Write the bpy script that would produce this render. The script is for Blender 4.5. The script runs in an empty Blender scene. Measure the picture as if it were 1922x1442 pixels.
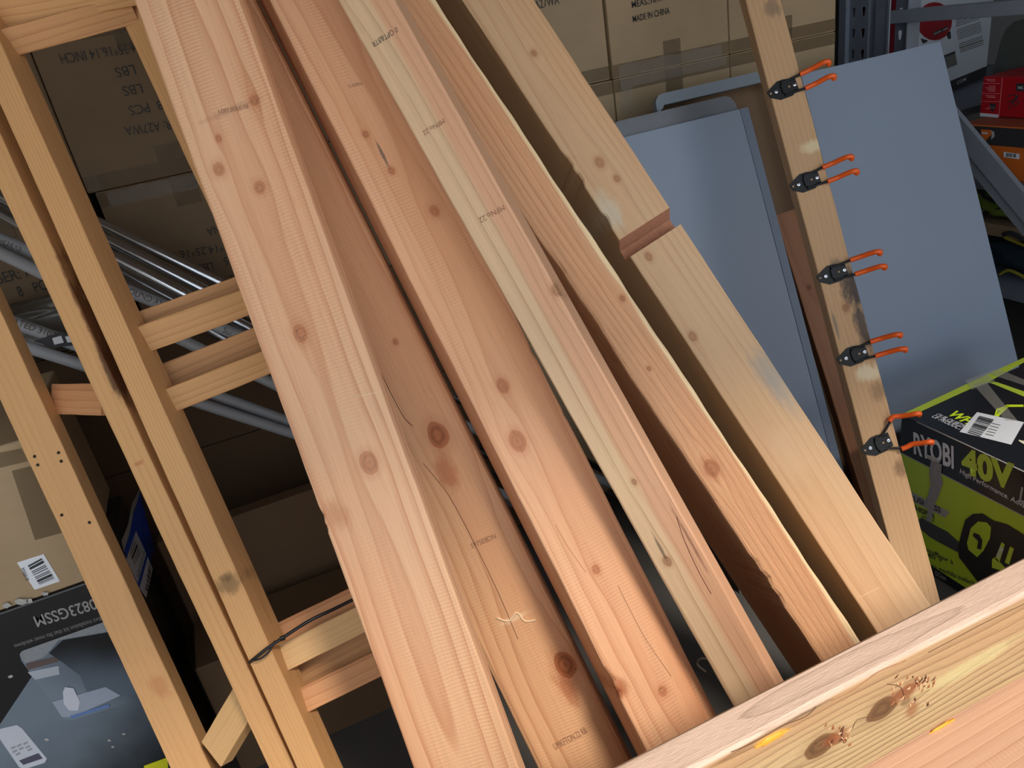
import bpy, bmesh, math, random
from mathutils import Vector, Matrix
random.seed(7)
C = bpy.context.scene.collection
# ------------------------------------------------------------------ camera
F_PX, CX, CY = 1444.0, 961.0, 721.0                 # focal length in pixels of the 1922x1442 frame
R = Matrix(((0.9092, -0.3030, 0.2857), (-0.3842, -0.3455, 0.8562), (-0.1607, -0.8882, -0.4305)))   # camera axes (right, down, forward) -> world
CAM = Vector((0, 0, 1.6))
cd = bpy.data.cameras.new('camera'); cam = bpy.data.objects.new('camera', cd); C.objects.link(cam)
cd.sensor_width = 36; cd.lens = 36 * F_PX / 1922; cd.clip_start = 0.02
rot = Matrix((R.col[0], -R.col[1], -R.col[2])).transposed()
cam.matrix_world = Matrix.Translation(CAM) @ rot.to_4x4()
bpy.context.scene.camera = cam
# ------------------------------------------------------------------ world, sun, exposure
wd = bpy.data.worlds.new('world'); bpy.context.scene.world = wd; wd.use_nodes = True
wd.node_tree.nodes['Background'].inputs[0].default_value = (0.86, 0.93, 1.0, 1)
wd.node_tree.nodes['Background'].inputs[1].default_value = 1.55
sd = bpy.data.lights.new('sun', 'SUN'); sun = bpy.data.objects.new('sun', sd); C.objects.link(sun)
sd.energy = 3.0; sd.color = (1.0, 0.90, 0.78); sd.angle = math.radians(11)
sun.rotation_euler = Vector((0.36, -0.80, 1.12)).to_track_quat('Z', 'Y').to_euler(); sun.location = (1.5, -4, 4)
vs = bpy.context.scene.view_settings
vs.view_transform = 'Standard'; vs.look = 'None'; vs.gamma = 1.0; vs.use_curve_mapping = False; vs.exposure = 0.3
bpy.context.scene.cycles.max_bounces = 10; bpy.context.scene.cycles.diffuse_bounces = 8

# ------------------------------------------------------------------ measuring helpers (pixel ray -> point on a real surface)
def ray(px, py): return R @ Vector(((px - CX) / F_PX, (py - CY) / F_PX, 1))
def on(px, py, ax, v):
    d = ray(px, py); return CAM + d * ((v - CAM[ax]) / d[ax])
def hit(px, py, P0, n):
    d = ray(px, py); return CAM + d * ((P0 - CAM).dot(n) / d.dot(n))
def deep(px, py, d): return CAM + ray(px, py) * d
# ------------------------------------------------------------------ object helpers
def tag(o, label=None, cat=None, group=None, kind=None):
    if label: o['label'] = label
    if cat: o['category'] = cat
    if group: o['group'] = group
    if kind: o['kind'] = kind
    return o
def obj(name, bm, m, parent=None, mw=None, smooth=False):
    me = bpy.data.meshes.new(name); bm.normal_update(); bm.to_mesh(me); bm.free()
    if m: me.materials.append(m)
    if smooth:
        for p in me.polygons: p.use_smooth = True
    o = bpy.data.objects.new(name, me); C.objects.link(o)
    if mw is not None: o.matrix_world = mw
    if parent is not None:
        o.parent = parent; o.matrix_parent_inverse = parent_world(parent).inverted()
        if mw is not None: o.matrix_basis = mw
    return o
def parent_world(p):
    m = p.matrix_basis.copy()
    while p.parent is not None:
        m = p.parent.matrix_basis @ p.matrix_parent_inverse @ m if False else m; break
    return m if p.parent is None else (parent_world(p.parent) @ p.matrix_parent_inverse @ p.matrix_basis)
def thing(name, label, cat, loc, group=None):
    o = bpy.data.objects.new(name, None); C.objects.link(o); o.empty_display_size = .05
    o.matrix_basis = Matrix.Translation(Vector(loc)); return tag(o, label, cat, group)
def bbox(bm, x0, x1, y0, y1, z0, z1, bev=0, seg=1, mw=None):
    r = bmesh.ops.create_cube(bm, size=1)['verts']
    for v in r: v.co = Vector((x0 + (v.co.x + .5) * (x1 - x0), y0 + (v.co.y + .5) * (y1 - y0), z0 + (v.co.z + .5) * (z1 - z0)))
    if bev:
        es = list({e for v in r for e in v.link_edges})
        rr = bmesh.ops.bevel(bm, geom=es, offset=bev, segments=seg, affect='EDGES', profile=.5)
    if mw is not None:
        bmesh.ops.transform(bm, matrix=mw, verts=bm.verts)
    return bm
def box(name, m, x0, x1, y0, y1, z0, z1, parent=None, bev=0, seg=1):
    return obj(name, bbox(bmesh.new(), x0, x1, y0, y1, z0, z1, bev, seg), m, parent)
def prism(name, pts, n, th, m, parent=None):
    """thin solid from a planar outline; n points outwards"""
    bm = bmesh.new(); n = Vector(n).normalized()
    a = [bm.verts.new(Vector(p) + n * th) for p in pts]; b = [bm.verts.new(Vector(p) + n * th * .05) for p in pts]
    bm.faces.new(a); bm.faces.new(b[::-1])
    for i in range(len(a)): bm.faces.new((a[i], b[i], b[(i + 1) % len(a)], a[(i + 1) % len(a)]))
    bmesh.ops.recalc_face_normals(bm, faces=bm.faces)
    return obj(name, bm, m, parent)
def tube_into(bm, pts, r, n=12, cap=True):
    pts = [Vector(p) for p in pts]; rings = []; prev = None
    for i, p in enumerate(pts):
        t = (pts[min(i + 1, len(pts) - 1)] - pts[max(i - 1, 0)]).normalized()
        if prev is None:
            a = t.cross(Vector((0, 0, 1)));  a = a if a.length > .05 else t.cross(Vector((1, 0, 0)))
        else: a = prev - t * prev.dot(t)
        a.normalize(); prev = a; b = t.cross(a)
        rr = r[i] if isinstance(r, (list, tuple)) else r
        rings.append([bm.verts.new(p + (a * math.cos(2 * math.pi * k / n) + b * math.sin(2 * math.pi * k / n)) * rr) for k in range(n)])
    for A, B in zip(rings, rings[1:]):
        for k in range(n): bm.faces.new((A[k], A[(k + 1) % n], B[(k + 1) % n], B[k]))
    if cap: bm.faces.new(rings[0][::-1]); bm.faces.new(rings[-1])
    return bm
def tube(name, pts, r, m, parent=None, n=12):
    return obj(name, tube_into(bmesh.new(), pts, r, n), m, parent, smooth=True)
def smooth_path(pts, n=6):
    pts = [Vector(p) for p in pts]; out = []
    P = [pts[0]] + pts + [pts[-1]]
    for i in range(1, len(P) - 2):
        for k in range(n):
            t = k / n; a, b, c, d = P[i - 1:i + 3]
            out.append(.5 * ((2 * b) + (c - a) * t + (2 * a - 5 * b + 4 * c - d) * t * t + (3 * b - a - 3 * c + d) * t ** 3))
    return out + [pts[-1]]
def text_bm(s, bold=0.0):
    cu = bpy.data.curves.new('t', 'FONT'); cu.body = s; cu.size = 1; cu.offset = bold; cu.resolution_u = 3
    o = bpy.data.objects.new('t', cu); C.objects.link(o)
    dg = bpy.context.evaluated_depsgraph_get(); dg.update()
    me = bpy.data.meshes.new_from_object(o.evaluated_get(dg))
    bpy.data.objects.remove(o); bpy.data.curves.remove(cu)
    bm = bmesh.new(); bm.from_mesh(me); bpy.data.meshes.remove(me); return bm
def text(name, s, p0, p1, n, h, m, parent=None, bold=0.0, lift=.0006, cyl=None):
    """lettering whose baseline runs from p0 to p1 on a surface with outward normal n; h = capital height in metres"""
    bm = text_bm(s, bold); xs = [v.co.x for v in bm.verts]; x0, x1 = min(xs), max(xs)
    p0, p1 = Vector(p0), Vector(p1); X = (p1 - p0); W = X.length; X = X.normalized(); n = Vector(n).normalized(); Y = n.cross(X).normalized()
    for v in bm.verts:
        u = (v.co.x - x0) / (x1 - x0) * W; w = v.co.y * h / .70
        if cyl:
            a = (w - h * .5) / cyl; v.co = p0 + X * u + Y * math.sin(a) * (cyl + lift) + n * (math.cos(a) * (cyl + lift))
        else: v.co = p0 + X * u + Y * w + n * lift
    return obj(name, bm, m, parent)
# ------------------------------------------------------------------ materials
class NT:
    def __init__(s, name):
        s.m = bpy.data.materials.new(name); s.m.use_nodes = True; s.t = s.m.node_tree; s.N = s.t.nodes; s.L = s.t.links
        s.b = s.N['Principled BSDF']
    def n(s, typ, **k):
        o = s.N.new(typ)
        for a, v in k.items(): setattr(o, a, v)
        return o
    def put(s, sock, v):
        if hasattr(v, 'links') or hasattr(v, 'is_output'): s.L.new(v, sock)
        else: sock.default_value = v
    def math(s, op, a, b=None, c=None, clamp=False):
        o = s.N.new('ShaderNodeMath'); o.operation = op; o.use_clamp = clamp
        for i, v in enumerate((a, b, c)):
            if v is not None: s.put(o.inputs[i], v)
        return o.outputs[0]
    def mix(s, f, a, b, mode='MIX'):
        o = s.N.new('ShaderNodeMix'); o.data_type = 'RGBA'; o.blend_type = mode
        s.put(o.inputs[0], f); s.put(o.inputs[6], a); s.put(o.inputs[7], b); return o.outputs[2]
    def noise(s, vec, scale, detail=2, rough=.5, dist=0):
        o = s.N.new('ShaderNodeTexNoise'); s.L.new(vec, o.inputs['Vector'])
        o.inputs['Scale'].default_value = scale; o.inputs['Detail'].default_value = detail; o.inputs['Roughness'].default_value = rough; o.inputs['Distortion'].default_value = dist
        return o.outputs['Fac']
    def mapv(s, vec, sc, off=(0, 0, 0)):
        o = s.N.new('ShaderNodeMapping'); s.L.new(vec, o.inputs[0]); o.inputs['Scale'].default_value = sc; o.inputs['Location'].default_value = off; return o.outputs[0]
    def smooth(s, v, a, b, ta=0., tb=1.):
        o = s.N.new('ShaderNodeMapRange'); o.interpolation_type = 'SMOOTHSTEP'; s.put(o.inputs[0], v)
        for i, q in zip((1, 2, 3, 4), (a, b, ta, tb)): o.inputs[i].default_value = q
        return o.outputs[0]
    def ramp(s, v, stops):
        o = s.N.new('ShaderNodeValToRGB'); s.L.new(v, o.inputs[0]); e = o.color_ramp.elements
        while len(e) < len(stops): e.new(.5)
        for q, (p, c) in zip(e, stops): q.position = p; q.color = (*c, 1) if len(c) == 3 else c
        return o.outputs[0]
def g(v): return ((v / 255 + .055) / 1.055) ** 2.4 if v > 10 else v / 255 / 12.92
def rgb(r, gg, b): return (g(r), g(gg), g(b))
def plain(name, col, rough=.6, metal=0, var=.06, scale=30, bump=0, spec=.5):
    t = NT(name); tc = t.n('ShaderNodeTexCoord').outputs['Object']
    n = t.noise(tc, scale, 3)
    f = t.math('MULTIPLY_ADD', n, 2 * var, 1 - var)
    v = t.n('ShaderNodeHueSaturation'); v.inputs['Color'].default_value = (*col, 1); t.L.new(f, v.inputs['Value']); t.L.new(v.outputs[0], t.b.inputs['Base Color'])
    t.b.inputs['Roughness'].default_value = rough; t.b.inputs['Metallic'].default_value = metal; t.b.inputs['Specular IOR Level'].default_value = spec
    if bump:
        b = t.n('ShaderNodeBump'); b.inputs['Strength'].default_value = bump; b.inputs['Distance'].default_value = .002; t.L.new(n, b.inputs['Height']); t.L.new(b.outputs[0], t.b.inputs['Normal'])
    return t.m
def wood(name, light, dark, red=None, rings=95, cx=.03, cy=.07, warp=.03, contrast=.75, knots=(), chatter=0, seed=0, split=None, fade=.25, rough=.62, fibre=.12, stains=(), thick=.02, roughsawn=0, hue2=None):
    """softwood: growth rings round a pith at (cx, cy), run along local Z, and flow round the knots (x, z, radius)"""
    t = NT(name); tc = t.n('ShaderNodeTexCoord').outputs['Object']
    sp = t.n('ShaderNodeSeparateXYZ'); t.L.new(tc, sp.inputs[0]); x, y, z = sp.outputs
    off = (seed * 3.1, seed * 1.7, seed * 5.3)
    w1 = t.noise(t.mapv(tc, (6, 6, 1.3), off), 1, 2, .45)
    w2 = t.noise(t.mapv(tc, (30, 30, 5), off), 1, 3, .55)
    wv = t.math('MULTIPLY_ADD', t.math('SUBTRACT', w1, .5), warp * 2, t.math('MULTIPLY', t.math('SUBTRACT', w2, .5), warp * .35))
    fibn = t.noise(t.mapv(tc, (90, 90, 60), off), 1, 3, .6)
    push = None; core = None; corev = None; halo = None
    for (kx, kz, r) in knots:
        dx = t.math('SUBTRACT', x, kx); dz = t.math('SUBTRACT', z, kz)
        dzz = t.math('MULTIPLY', dz, .42)
        d2 = t.math('ADD', t.math('MULTIPLY', dx, dx), t.math('MULTIPLY', dzz, dzz))
        q = t.math('POWER', 2.718, t.math('MULTIPLY', d2, -1 / (2 * (1.7 * r) ** 2)))
        s = t.math('DIVIDE', dx, t.math('SQRT', t.math('MULTIPLY_ADD', dx, dx, (r * .5) ** 2)))
        p = t.math('MULTIPLY', t.math('MULTIPLY', q, s), r * .85)
        push = p if push is None else t.math('ADD', push, p)
        dk2 = t.math('ADD', t.math('MULTIPLY', dx, dx), t.math('POWER', t.math('MULTIPLY', dz, .78), 2))
        dn = t.math('DIVIDE', t.math('SQRT', dk2), r)
        dn = t.math('ADD', dn, t.math('MULTIPLY', t.math('SUBTRACT', w2, .5), 1.1))
        k = t.smooth(dn, 1.0, .82)
        hv = t.smooth(dn, 1.9, .9)
        rr = t.math('MULTIPLY_ADD', t.math('SINE', t.math('ADD', t.math('MULTIPLY', dn, 11), t.math('MULTIPLY', fibn, 5))), .38, .42)
        kv = t.math('MULTIPLY', k, rr)
        k = t.math('MULTIPLY', k, 1.0 if r > .016 else .62)
        core = k if core is None else t.math('MAXIMUM', core, k)
        corev = kv if corev is None else t.math('MAXIMUM', corev, kv)
        halo = hv if halo is None else t.math('MAXIMUM', halo, hv)
    xx = x if push is None else t.math('SUBTRACT', x, push)
    a = t.math('ADD', t.math('SUBTRACT', xx, cx), wv); b = t.math('SUBTRACT', y, cy)
    rad = t.math('SQRT', t.math('ADD', t.math('MULTIPLY', a, a), t.math('MULTIPLY', b, b)))
    rad = t.math('ADD', rad, t.math('MULTIPLY', t.math('SUBTRACT', t.noise(t.mapv(tc, (1, 1, .6), off), 1.5, 1), .5), .05))
    rg = t.math('FRACT', t.math('MULTIPLY', rad, rings))
    ringc = t.ramp(rg, [(0, (0, 0, 0)), (.55, (.10,) * 3), (.84, (.55,) * 3), (.92, (1, 1, 1)), (.98, (0, 0, 0))])
    fib = t.noise(t.mapv(tc, (260, 260, 6), off), 1, 3, .7)
    vein = t.smooth(t.noise(t.mapv(tc, (420, 420, 26), off), 1, 2, .6), .62, .78)
    pore = t.noise(t.mapv(tc, (900, 900, 60), off), 1, 1)
    rvar = t.noise(t.mapv(tc, (14, 14, 1.2), off), 1, 2)
    f = t.math('MULTIPLY', ringc, t.math('MULTIPLY', t.smooth(rvar, .25, .75, .35, 1), contrast))
    col = t.mix(f, (*light, 1), (*dark, 1))
    if red:
        blot = t.smooth(t.noise(t.mapv(tc, (7, 7, 1.1), (seed, seed * 2, 1)), 1, 2), .42, .66)
        col = t.mix(t.math('MULTIPLY', blot, .55), col, (*red, 1), 'MIX')
        col = t.mix(t.math('MULTIPLY', f, .7), col, (*dark, 1))
    if split:   # heartwood / sapwood border running along the board
        sx, wdt, hc = split
        m2 = t.smooth(t.math('ADD', xx, t.math('MULTIPLY', t.math('SUBTRACT', w1, .5), .03)), sx - wdt, sx + wdt)
        hcol = t.mix(t.math('MULTIPLY', f, .55), (*hc, 1), (*dark, 1)); col = t.mix(m2, col, hcol)
    if core is not None:
        col = t.mix(t.math('MULTIPLY', halo, .22), col, (dark[0] * .95, dark[1] * .8, dark[2] * .75, 1))
        kc = t.mix(corev, (dark[0] * .95, dark[1] * .82, dark[2] * .75, 1), (dark[0] * .52, dark[1] * .42, dark[2] * .38, 1))
        front = t.smooth(y, thick, thick * .5)
        crack = t.smooth(t.noise(t.mapv(tc, (200, 200, 200), off), 1, 2, .5, 1.5), .66, .72)
        kc = t.mix(crack, kc, (.02, .012, .008, 1))
        col = t.mix(t.math('MULTIPLY', t.math('MULTIPLY', core, .95), front), col, kc)
    ff = t.math('MULTIPLY_ADD', t.math('SUBTRACT', fib, .5), fibre * 2.4, 1)
    col = t.mix(1, col, t.n('ShaderNodeCombineColor').outputs[0], 'MULTIPLY') if False else col
    hs = t.n('ShaderNodeHueSaturation'); t.L.new(col, hs.inputs['Color']); t.L.new(ff, hs.inputs['Value']); col = hs.outputs[0]
    col = t.mix(t.math('MULTIPLY', vein, .20), col, (dark[0] * .7, dark[1] * .6, dark[2] * .55, 1))
    for (sx, sz, rx, rz, sc, am) in stains:
        ex = t.math('DIVIDE', t.math('SUBTRACT', x, sx), rx); ez = t.math('DIVIDE', t.math('SUBTRACT', z, sz), rz)
        e = t.math('SQRT', t.math('ADD', t.math('MULTIPLY', ex, ex), t.math('MULTIPLY', ez, ez)))
        e = t.math('ADD', e, t.math('MULTIPLY', t.math('SUBTRACT', t.noise(t.mapv(tc, (60, 60, 25), off), 1, 4, .7), .5), 1.5))
        col = t.mix(t.smooth(e, 1.1, .35, 0, am), col, (*sc, 1))
    t.L.new(col, t.b.inputs['Base Color'])
    t.b.inputs['Roughness'].default_value = rough; t.b.inputs['Specular IOR Level'].default_value = .3
    h = t.math('MULTIPLY_ADD', ringc, -.35, t.math('MULTIPLY', fib, .4))
    h = t.math('MULTIPLY_ADD', pore, .12 + roughsawn, h)
    if roughsawn: h = t.math('MULTIPLY_ADD', t.noise(t.mapv(tc, (330, 330, 110), off), 1, 4, .7), roughsawn * 2.2, h)
    if chatter:
        cm = t.smooth(t.noise(t.mapv(tc, (24, 24, 4), (2, seed, 3)), 1, 2), .38, .62)
        zz = t.math('ADD', z, t.math('MULTIPLY', t.noise(t.mapv(tc, (30, 30, 8), off), 1, 1), .006))
        cw = t.math('MULTIPLY', t.math('MULTIPLY_ADD', t.math('SINE', t.math('MULTIPLY', zz, 2 * math.pi / .0052)), .5, .5), cm)
        h = t.math('MULTIPLY_ADD', cw, chatter, h)
    if core is not None: h = t.math('MULTIPLY_ADD', corev, -.6, h)
    bp = t.n('ShaderNodeBump'); bp.inputs['Strength'].default_value = .55; bp.inputs['Distance'].default_value = .0011
    t.L.new(h, bp.inputs['Height']); t.L.new(bp.outputs[0], t.b.inputs['Normal'])
    return t.m
def cardboard(name, col=(.34, .25, .15), dirt=.25):
    t = NT(name); tc = t.n('ShaderNodeTexCoord').outputs['Object']
    n = t.noise(tc, 7, 4, .6); fl = t.noise(t.mapv(tc, (3, 3, 260)), 1, 1); big = t.smooth(t.noise(tc, 3, 3), .35, .75)
    c = t.mix(t.math('MULTIPLY', big, dirt), (*col, 1), (col[0] * .6, col[1] * .6, col[2] * .62, 1))
    v = t.n('ShaderNodeHueSaturation'); t.L.new(c, v.inputs['Color']); t.L.new(t.math('MULTIPLY_ADD', n, .25, t.math('MULTIPLY_ADD', fl, .08, .84)), v.inputs['Value'])
    t.L.new(v.outputs[0], t.b.inputs['Base Color']); t.b.inputs['Roughness'].default_value = .7; t.b.inputs['Specular IOR Level'].default_value = .25
    b = t.n('ShaderNodeBump'); b.inputs['Strength'].default_value = .35; b.inputs['Distance'].default_value = .006; t.L.new(t.noise(tc, 9, 5, .55), b.inputs['Height']); t.L.new(b.outputs[0], t.b.inputs['Normal'])
    return t.m
def printed(name, col, wear=.12, rough=.35, scr=(.5, .52, .55)):
    """coated printed carton with scuffs and creases"""
    t = NT(name); tc = t.n('ShaderNodeTexCoord').outputs['Object']
    s1 = t.smooth(t.noise(t.mapv(tc, (25, 25, 90)), 1, 5, .75, .8), .66, .74); s2 = t.smooth(t.noise(tc, 14, 6, .8, 1.2), .68, .76)
    f = t.math('MULTIPLY', t.math('MAXIMUM', s1, s2), wear)
    c = t.mix(f, (*col, 1), (*scr, 1)); t.L.new(c, t.b.inputs['Base Color']); t.b.inputs['Roughness'].default_value = rough
    b = t.n('ShaderNodeBump'); b.inputs['Strength'].default_value = .3; b.inputs['Distance'].default_value = .004; t.L.new(t.noise(tc, 11, 5, .6), b.inputs['Height']); t.L.new(b.outputs[0], t.b.inputs['Normal'])
    return t.m
def tape_mat(name, col, a=.6):
    t = NT(name); t.b.inputs['Base Color'].default_value = (*col, 1); t.b.inputs['Roughness'].default_value = .34; t.b.inputs['Specular IOR Level'].default_value = .3; t.b.inputs['Alpha'].default_value = a
    tc = t.n('ShaderNodeTexCoord').outputs['Object']; b = t.n('ShaderNodeBump'); b.inputs['Strength'].default_value = .7; b.inputs['Distance'].default_value = .004
    t.L.new(t.noise(t.mapv(tc, (60, 60, 25)), 1, 4, .6, .5), b.inputs['Height']); t.L.new(b.outputs[0], t.b.inputs['Normal']); return t.m
M = {}
M['card'] = cardboard('cardboard'); M['card_dark'] = cardboard('cardboard_shaded', (.20, .135, .078), .4); M['card_tan'] = cardboard('cardboard_tan', (.36, .26, .155), .2)  # card_dark: shaded copy of card, the left cartons' dimness put into the colour
M['card_low'] = cardboard('kraft_shaded', (.115, .068, .036), .3)  # low cartons: shadow behind the lumber painted in as a darker brown
M['ink'] = plain('black_ink', (.02, .018, .016), .6); M['ink_soft'] = plain('faded_ink', (.10, .075, .055), .7); M['stamp'] = plain('grade_stamp_ink', rgb(140, 100, 78), .8)
M['tape'] = tape_mat('brown_packing_tape', (.17, .115, .06), .32); M['clear'] = tape_mat('clear_packing_tape', (.5, .48, .44), .16)
M['conc'] = plain('concrete', (.075, .07, .065), .85, var=.2, scale=5, bump=.4); M['wall'] = plain('painted_block', (.22, .22, .22), .8, var=.1, scale=3); M['ceil'] = plain('ceiling_steel', (.20, .20, .205), .7)
M['drive'] = plain('driveway_concrete', (.52, .45, .37), .9, var=.1, scale=2)
M['galv'] = plain('galvanised_conduit', (.62, .65, .70), .22, 1.0, .1, 60); M['pvc'] = plain('grey_plastic_conduit', (.33, .34, .36), .45, 0, .05)
M['black'] = plain('black_enamel', (.012, .013, .015), .5, 0, .05, spec=.25); M['orange'] = plain('orange_vinyl', rgb(226, 92, 28), .35, 0, .08, 60)
M['zinc'] = plain('zinc_screw', (.62, .65, .70), .3, 1.0); M['plastic'] = plain('black_plastic', (.012, .012, .014), .4)
M['steel'] = plain('grey_rack_steel', rgb(138, 146, 158), .5, .2, .12, 25, .1); M['steel_d'] = plain('dark_rack_steel', rgb(122, 130, 144), .55, .2, .12, 25)
M['panel'] = plain('blue_grey_laminate', rgb(134, 146, 164), .42, 0, .03, 3); M['panel_e'] = plain('grey_edge_banding', rgb(112, 124, 142), .5, 0, .03, 4)
M['tblgrey'] = plain('grey_table_plastic', rgb(120, 130, 140), .5, 0, .06, 12); M['tblmetal'] = plain('dull_galvanised_sheet', rgb(112, 115, 120), .45, .35, .22, 14)
M['white'] = plain('white_label', (.70, .73, .78), .5, 0, .02); M['barc'] = plain('barcode_black', (.03, .03, .035), .6)
# ------------------------------------------------------------------ room
def struct(name, m, *a):
    return tag(box(name, m, *a), kind='structure')
struct('floor', M['conc'], -2.2, 5.2, -1.0, 3.3, -.1, 0)
struct('wall_back', M['wall'], -2.3, 5.3, 3.3, 3.4, 0, 3.9)
struct('wall_left', plain('bright_bounce_wall', (.62, .58, .52), .8, var=.1, scale=3), -2.3, -2.2, -.40, 3.3, 0, 3.9)  # unseen wall, its surface made bright to bounce fill from the left
struct('wall_right', M['wall'], 5.2, 5.3, -.40, 3.3, 0, 3.9)
struct('ceiling', M['ceil'], -2.3, 5.3, -.4, 3.4, 3.9, 4.0)
struct('wall_front', M['wall'], -2.3, 5.3, -.40, -.30, 2.72, 3.9)
struct('trim_1', M['wall'], 3.0, 5.3, -.40, -.30, 0, 2.72)
struct('ground', M['drive'], -8, 10, -12, -1.0, -.12, -.005)
# ------------------------------------------------------------------ lumber
def board_bm(w, t, L, bev=.003, step=.03, jit=.0006, edge=(), notch=None, seed=0):
    """local x = width, y = 0 at the front face and t at the back, z = length; edge: (z, size, depth, side) chips"""
    rnd = random.Random(seed); zs = [0]; z = 0
    while z < L - step: z += step; zs.append(z)
    zs.append(L); ex = {}
    if notch:
        z0, z1, dp = notch; zs = sorted([q for q in zs if not z0 - .012 < q < z1 + .012] + [z0 - .0002, z0, z0 + .55 * (z1 - z0), z1])
    for c in edge:
        for k in range(-3, 4): zs.append(c[0] + k * c[1] / 3)
    zs = sorted(q for q in set(zs) if 0 <= q <= L); zs = [q for i, q in enumerate(zs) if i == 0 or q - zs[i - 1] > .00015]
    bm = bmesh.new(); rings = []; b = bev
    prof = [(-w/2, b), (-w/2 + b*.3, b*.3), (-w/2 + b, 0), (w/2 - b, 0), (w/2 - b*.3, b*.3), (w/2, b),
            (w/2, t - b), (w/2 - b, t), (-w/2 + b, t), (-w/2, t - b)]
    for z in zs:
        j = [jit * .6 * (math.sin(z * (19 + 7 * k) + seed * 3 + k * 2) + .6 * math.sin(z * (71 + 13 * k) + seed + k)) for k in range(2)]; ring = []
        cut = [0, 0]
        for (cz, sz, dp, sd) in edge:
            q = max(0, 1 - abs(z - cz) / sz); cut[0 if sd < 0 else 1] = max(cut[0 if sd < 0 else 1], dp * q * rnd.uniform(.6, 1))
        for i, (px, py) in enumerate(prof):
            qx, qy = px, py
            if i < 3: qx += j[0] + cut[0] * (1, .9, 1.3)[i]; qy += cut[0] * (1.3, .6, 0)[i]
            elif i < 6: qx += j[1] - cut[1] * (1.3, .9, 1)[i - 3]; qy += cut[1] * (0, .6, 1.3)[i - 3]
            if notch and i < 6:
                z0, z1, dp = notch
                if z0 - 1e-5 <= z <= z0 + .56 * (z1 - z0): qy = max(qy, dp + (0 if i in (1, 2, 3, 4) else .001))
            ring.append(bm.verts.new((qx, qy, z)))
        rings.append(ring)
    n = len(prof)
    for A, B in zip(rings, rings[1:]):
        for k in range(n): bm.faces.new((A[k], A[(k+1) % n], B[(k+1) % n], B[k]))
    bm.faces.new(rings[0][::-1]); bm.faces.new(rings[-1]); bmesh.ops.recalc_face_normals(bm, faces=bm.faces)
    return bm
def frame_of(a, b, n):
    """a = upper point, b = lower point on the front face centre line, n = outward normal"""
    u = (Vector(a) - Vector(b)).normalized(); n = Vector(n); n = (n - u * n.dot(u)).normalized(); Y = -n; X = Y.cross(u)
    return u, X, Y
class Board:
    def __init__(s, a, b, n, w, t, top, foot=0.0, **k):
        s.u, s.X, s.Y = frame_of(a, b, n); b = Vector(b); s.w, s.t = w, t
        # slide along the axis so that the lowest corner touches the floor (foot) and the top ends at height `top`
        low = min(0, (s.Y * t).z) - abs((s.X * w / 2).z)
        s.o = b + s.u * ((foot + .001 - low - b.z) / s.u.z); s.L = (top - s.o.z) / s.u.z
        s.mw = Matrix((s.X, s.Y, s.u)).transposed().to_4x4(); s.mw.translation = s.o
    def px(s, px, py):              # pixel on the front face -> local (x, z)
        p = hit(px, py, s.o, s.Y) - s.o; return p.dot(s.X), p.dot(s.u)
    def side(s, px, py, sx=-1):
        o = s.o + s.X * sx * s.w / 2; p = hit(px, py, o, s.X) - o; return p.dot(s.Y), p.dot(s.u)
    def world(s, x, z, y=0): return s.o + s.X * x + s.u * z + s.Y * y
    def knots(s, L): return [(*s.px(x, y), r) for x, y, r in L]
    def stain(s, L): return [(*s.px(x, y), rx, rz, c, a) for x, y, rx, rz, c, a in L]
    def chips(s, L): return [(s.px(x, y)[1], sz, dp, sd) for x, y, sz, dp, sd in L]
def lumber(B, label, cat, mat, group=None, name='lumber_board', parent=None, **k):
    o = obj(name, board_bm(B.w, B.t, B.L, **k), mat, parent, mw=B.mw)
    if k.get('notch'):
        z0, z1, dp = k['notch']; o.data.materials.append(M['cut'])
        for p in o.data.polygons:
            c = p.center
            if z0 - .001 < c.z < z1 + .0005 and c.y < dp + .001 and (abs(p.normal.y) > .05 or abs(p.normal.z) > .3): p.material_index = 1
    if parent is None: tag(o, label, cat, group)
    return o
M['cut'] = plain('rough_saw_cut_shaded', rgb(172, 118, 90), .9, 0, .25, 120, .8)  # rough sawn wood, with the notch's shade put into the darker colour
LG = 'leaning lumber'
PINK, PINKD = rgb(224, 182, 150), rgb(196, 134, 98)
A = Board((.0548, 1.2681, 1.6863), (.0841, .7648, .712), (-.3632, -.8322, .419), .14, .038, 3.0)
mA = wood('fir_wide_knotty', rgb(216, 172, 136), rgb(178, 116, 80), rgb(208, 154, 116), rings=62, cx=-.005, cy=.045, warp=.020, contrast=.62, chatter=.5, seed=1,
    knots=A.knots([(564, 626, .012), (693, 868, .013), (410, 318, .010), (487, 352, .009), (478, 188, .008), (1110-700, 260, .005)]),
    stains=A.stain([(632, 965, .02, .03, rgb(170, 105, 70), .45), (430, 208, .06, .006, rgb(120, 84, 66), .25)]))
oA = lumber(A, 'widest reddish board at front, planed ripple marks, knots, overlapping its right neighbour', 'board', mA, seed=1, edge=A.chips([(606, 968, .014, .0025, -1), (612, 990, .010, .002, -1)]))
Bb = Board((.089, 1.4182, 1.6925), (.2634, .8052, .5536), (-.3499, -.8462, .4019), .14, .038, 2.6)
mB = wood('fir_big_knot', rgb(220, 172, 130), rgb(178, 114, 74), rgb(210, 150, 108), rings=60, cx=.02, cy=.035, warp=.035, contrast=.5, chatter=.45, seed=4,
    knots=Bb.knots([(822, 818, .019), (1062, 1248, .018), (742, 642, .005)]),
    stains=Bb.stain([(838, 885, .02, .04, rgb(170, 92, 55), .6), (1062, 1290, .018, .04, rgb(172, 92, 55), .6), (968, 1160, .028, .006, rgb(236, 206, 170), .7)]))
oB = lumber(Bb, 'board with one large dark oval knot and a long hairline crack', 'board', mB, seed=2, bev=.009)
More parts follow.
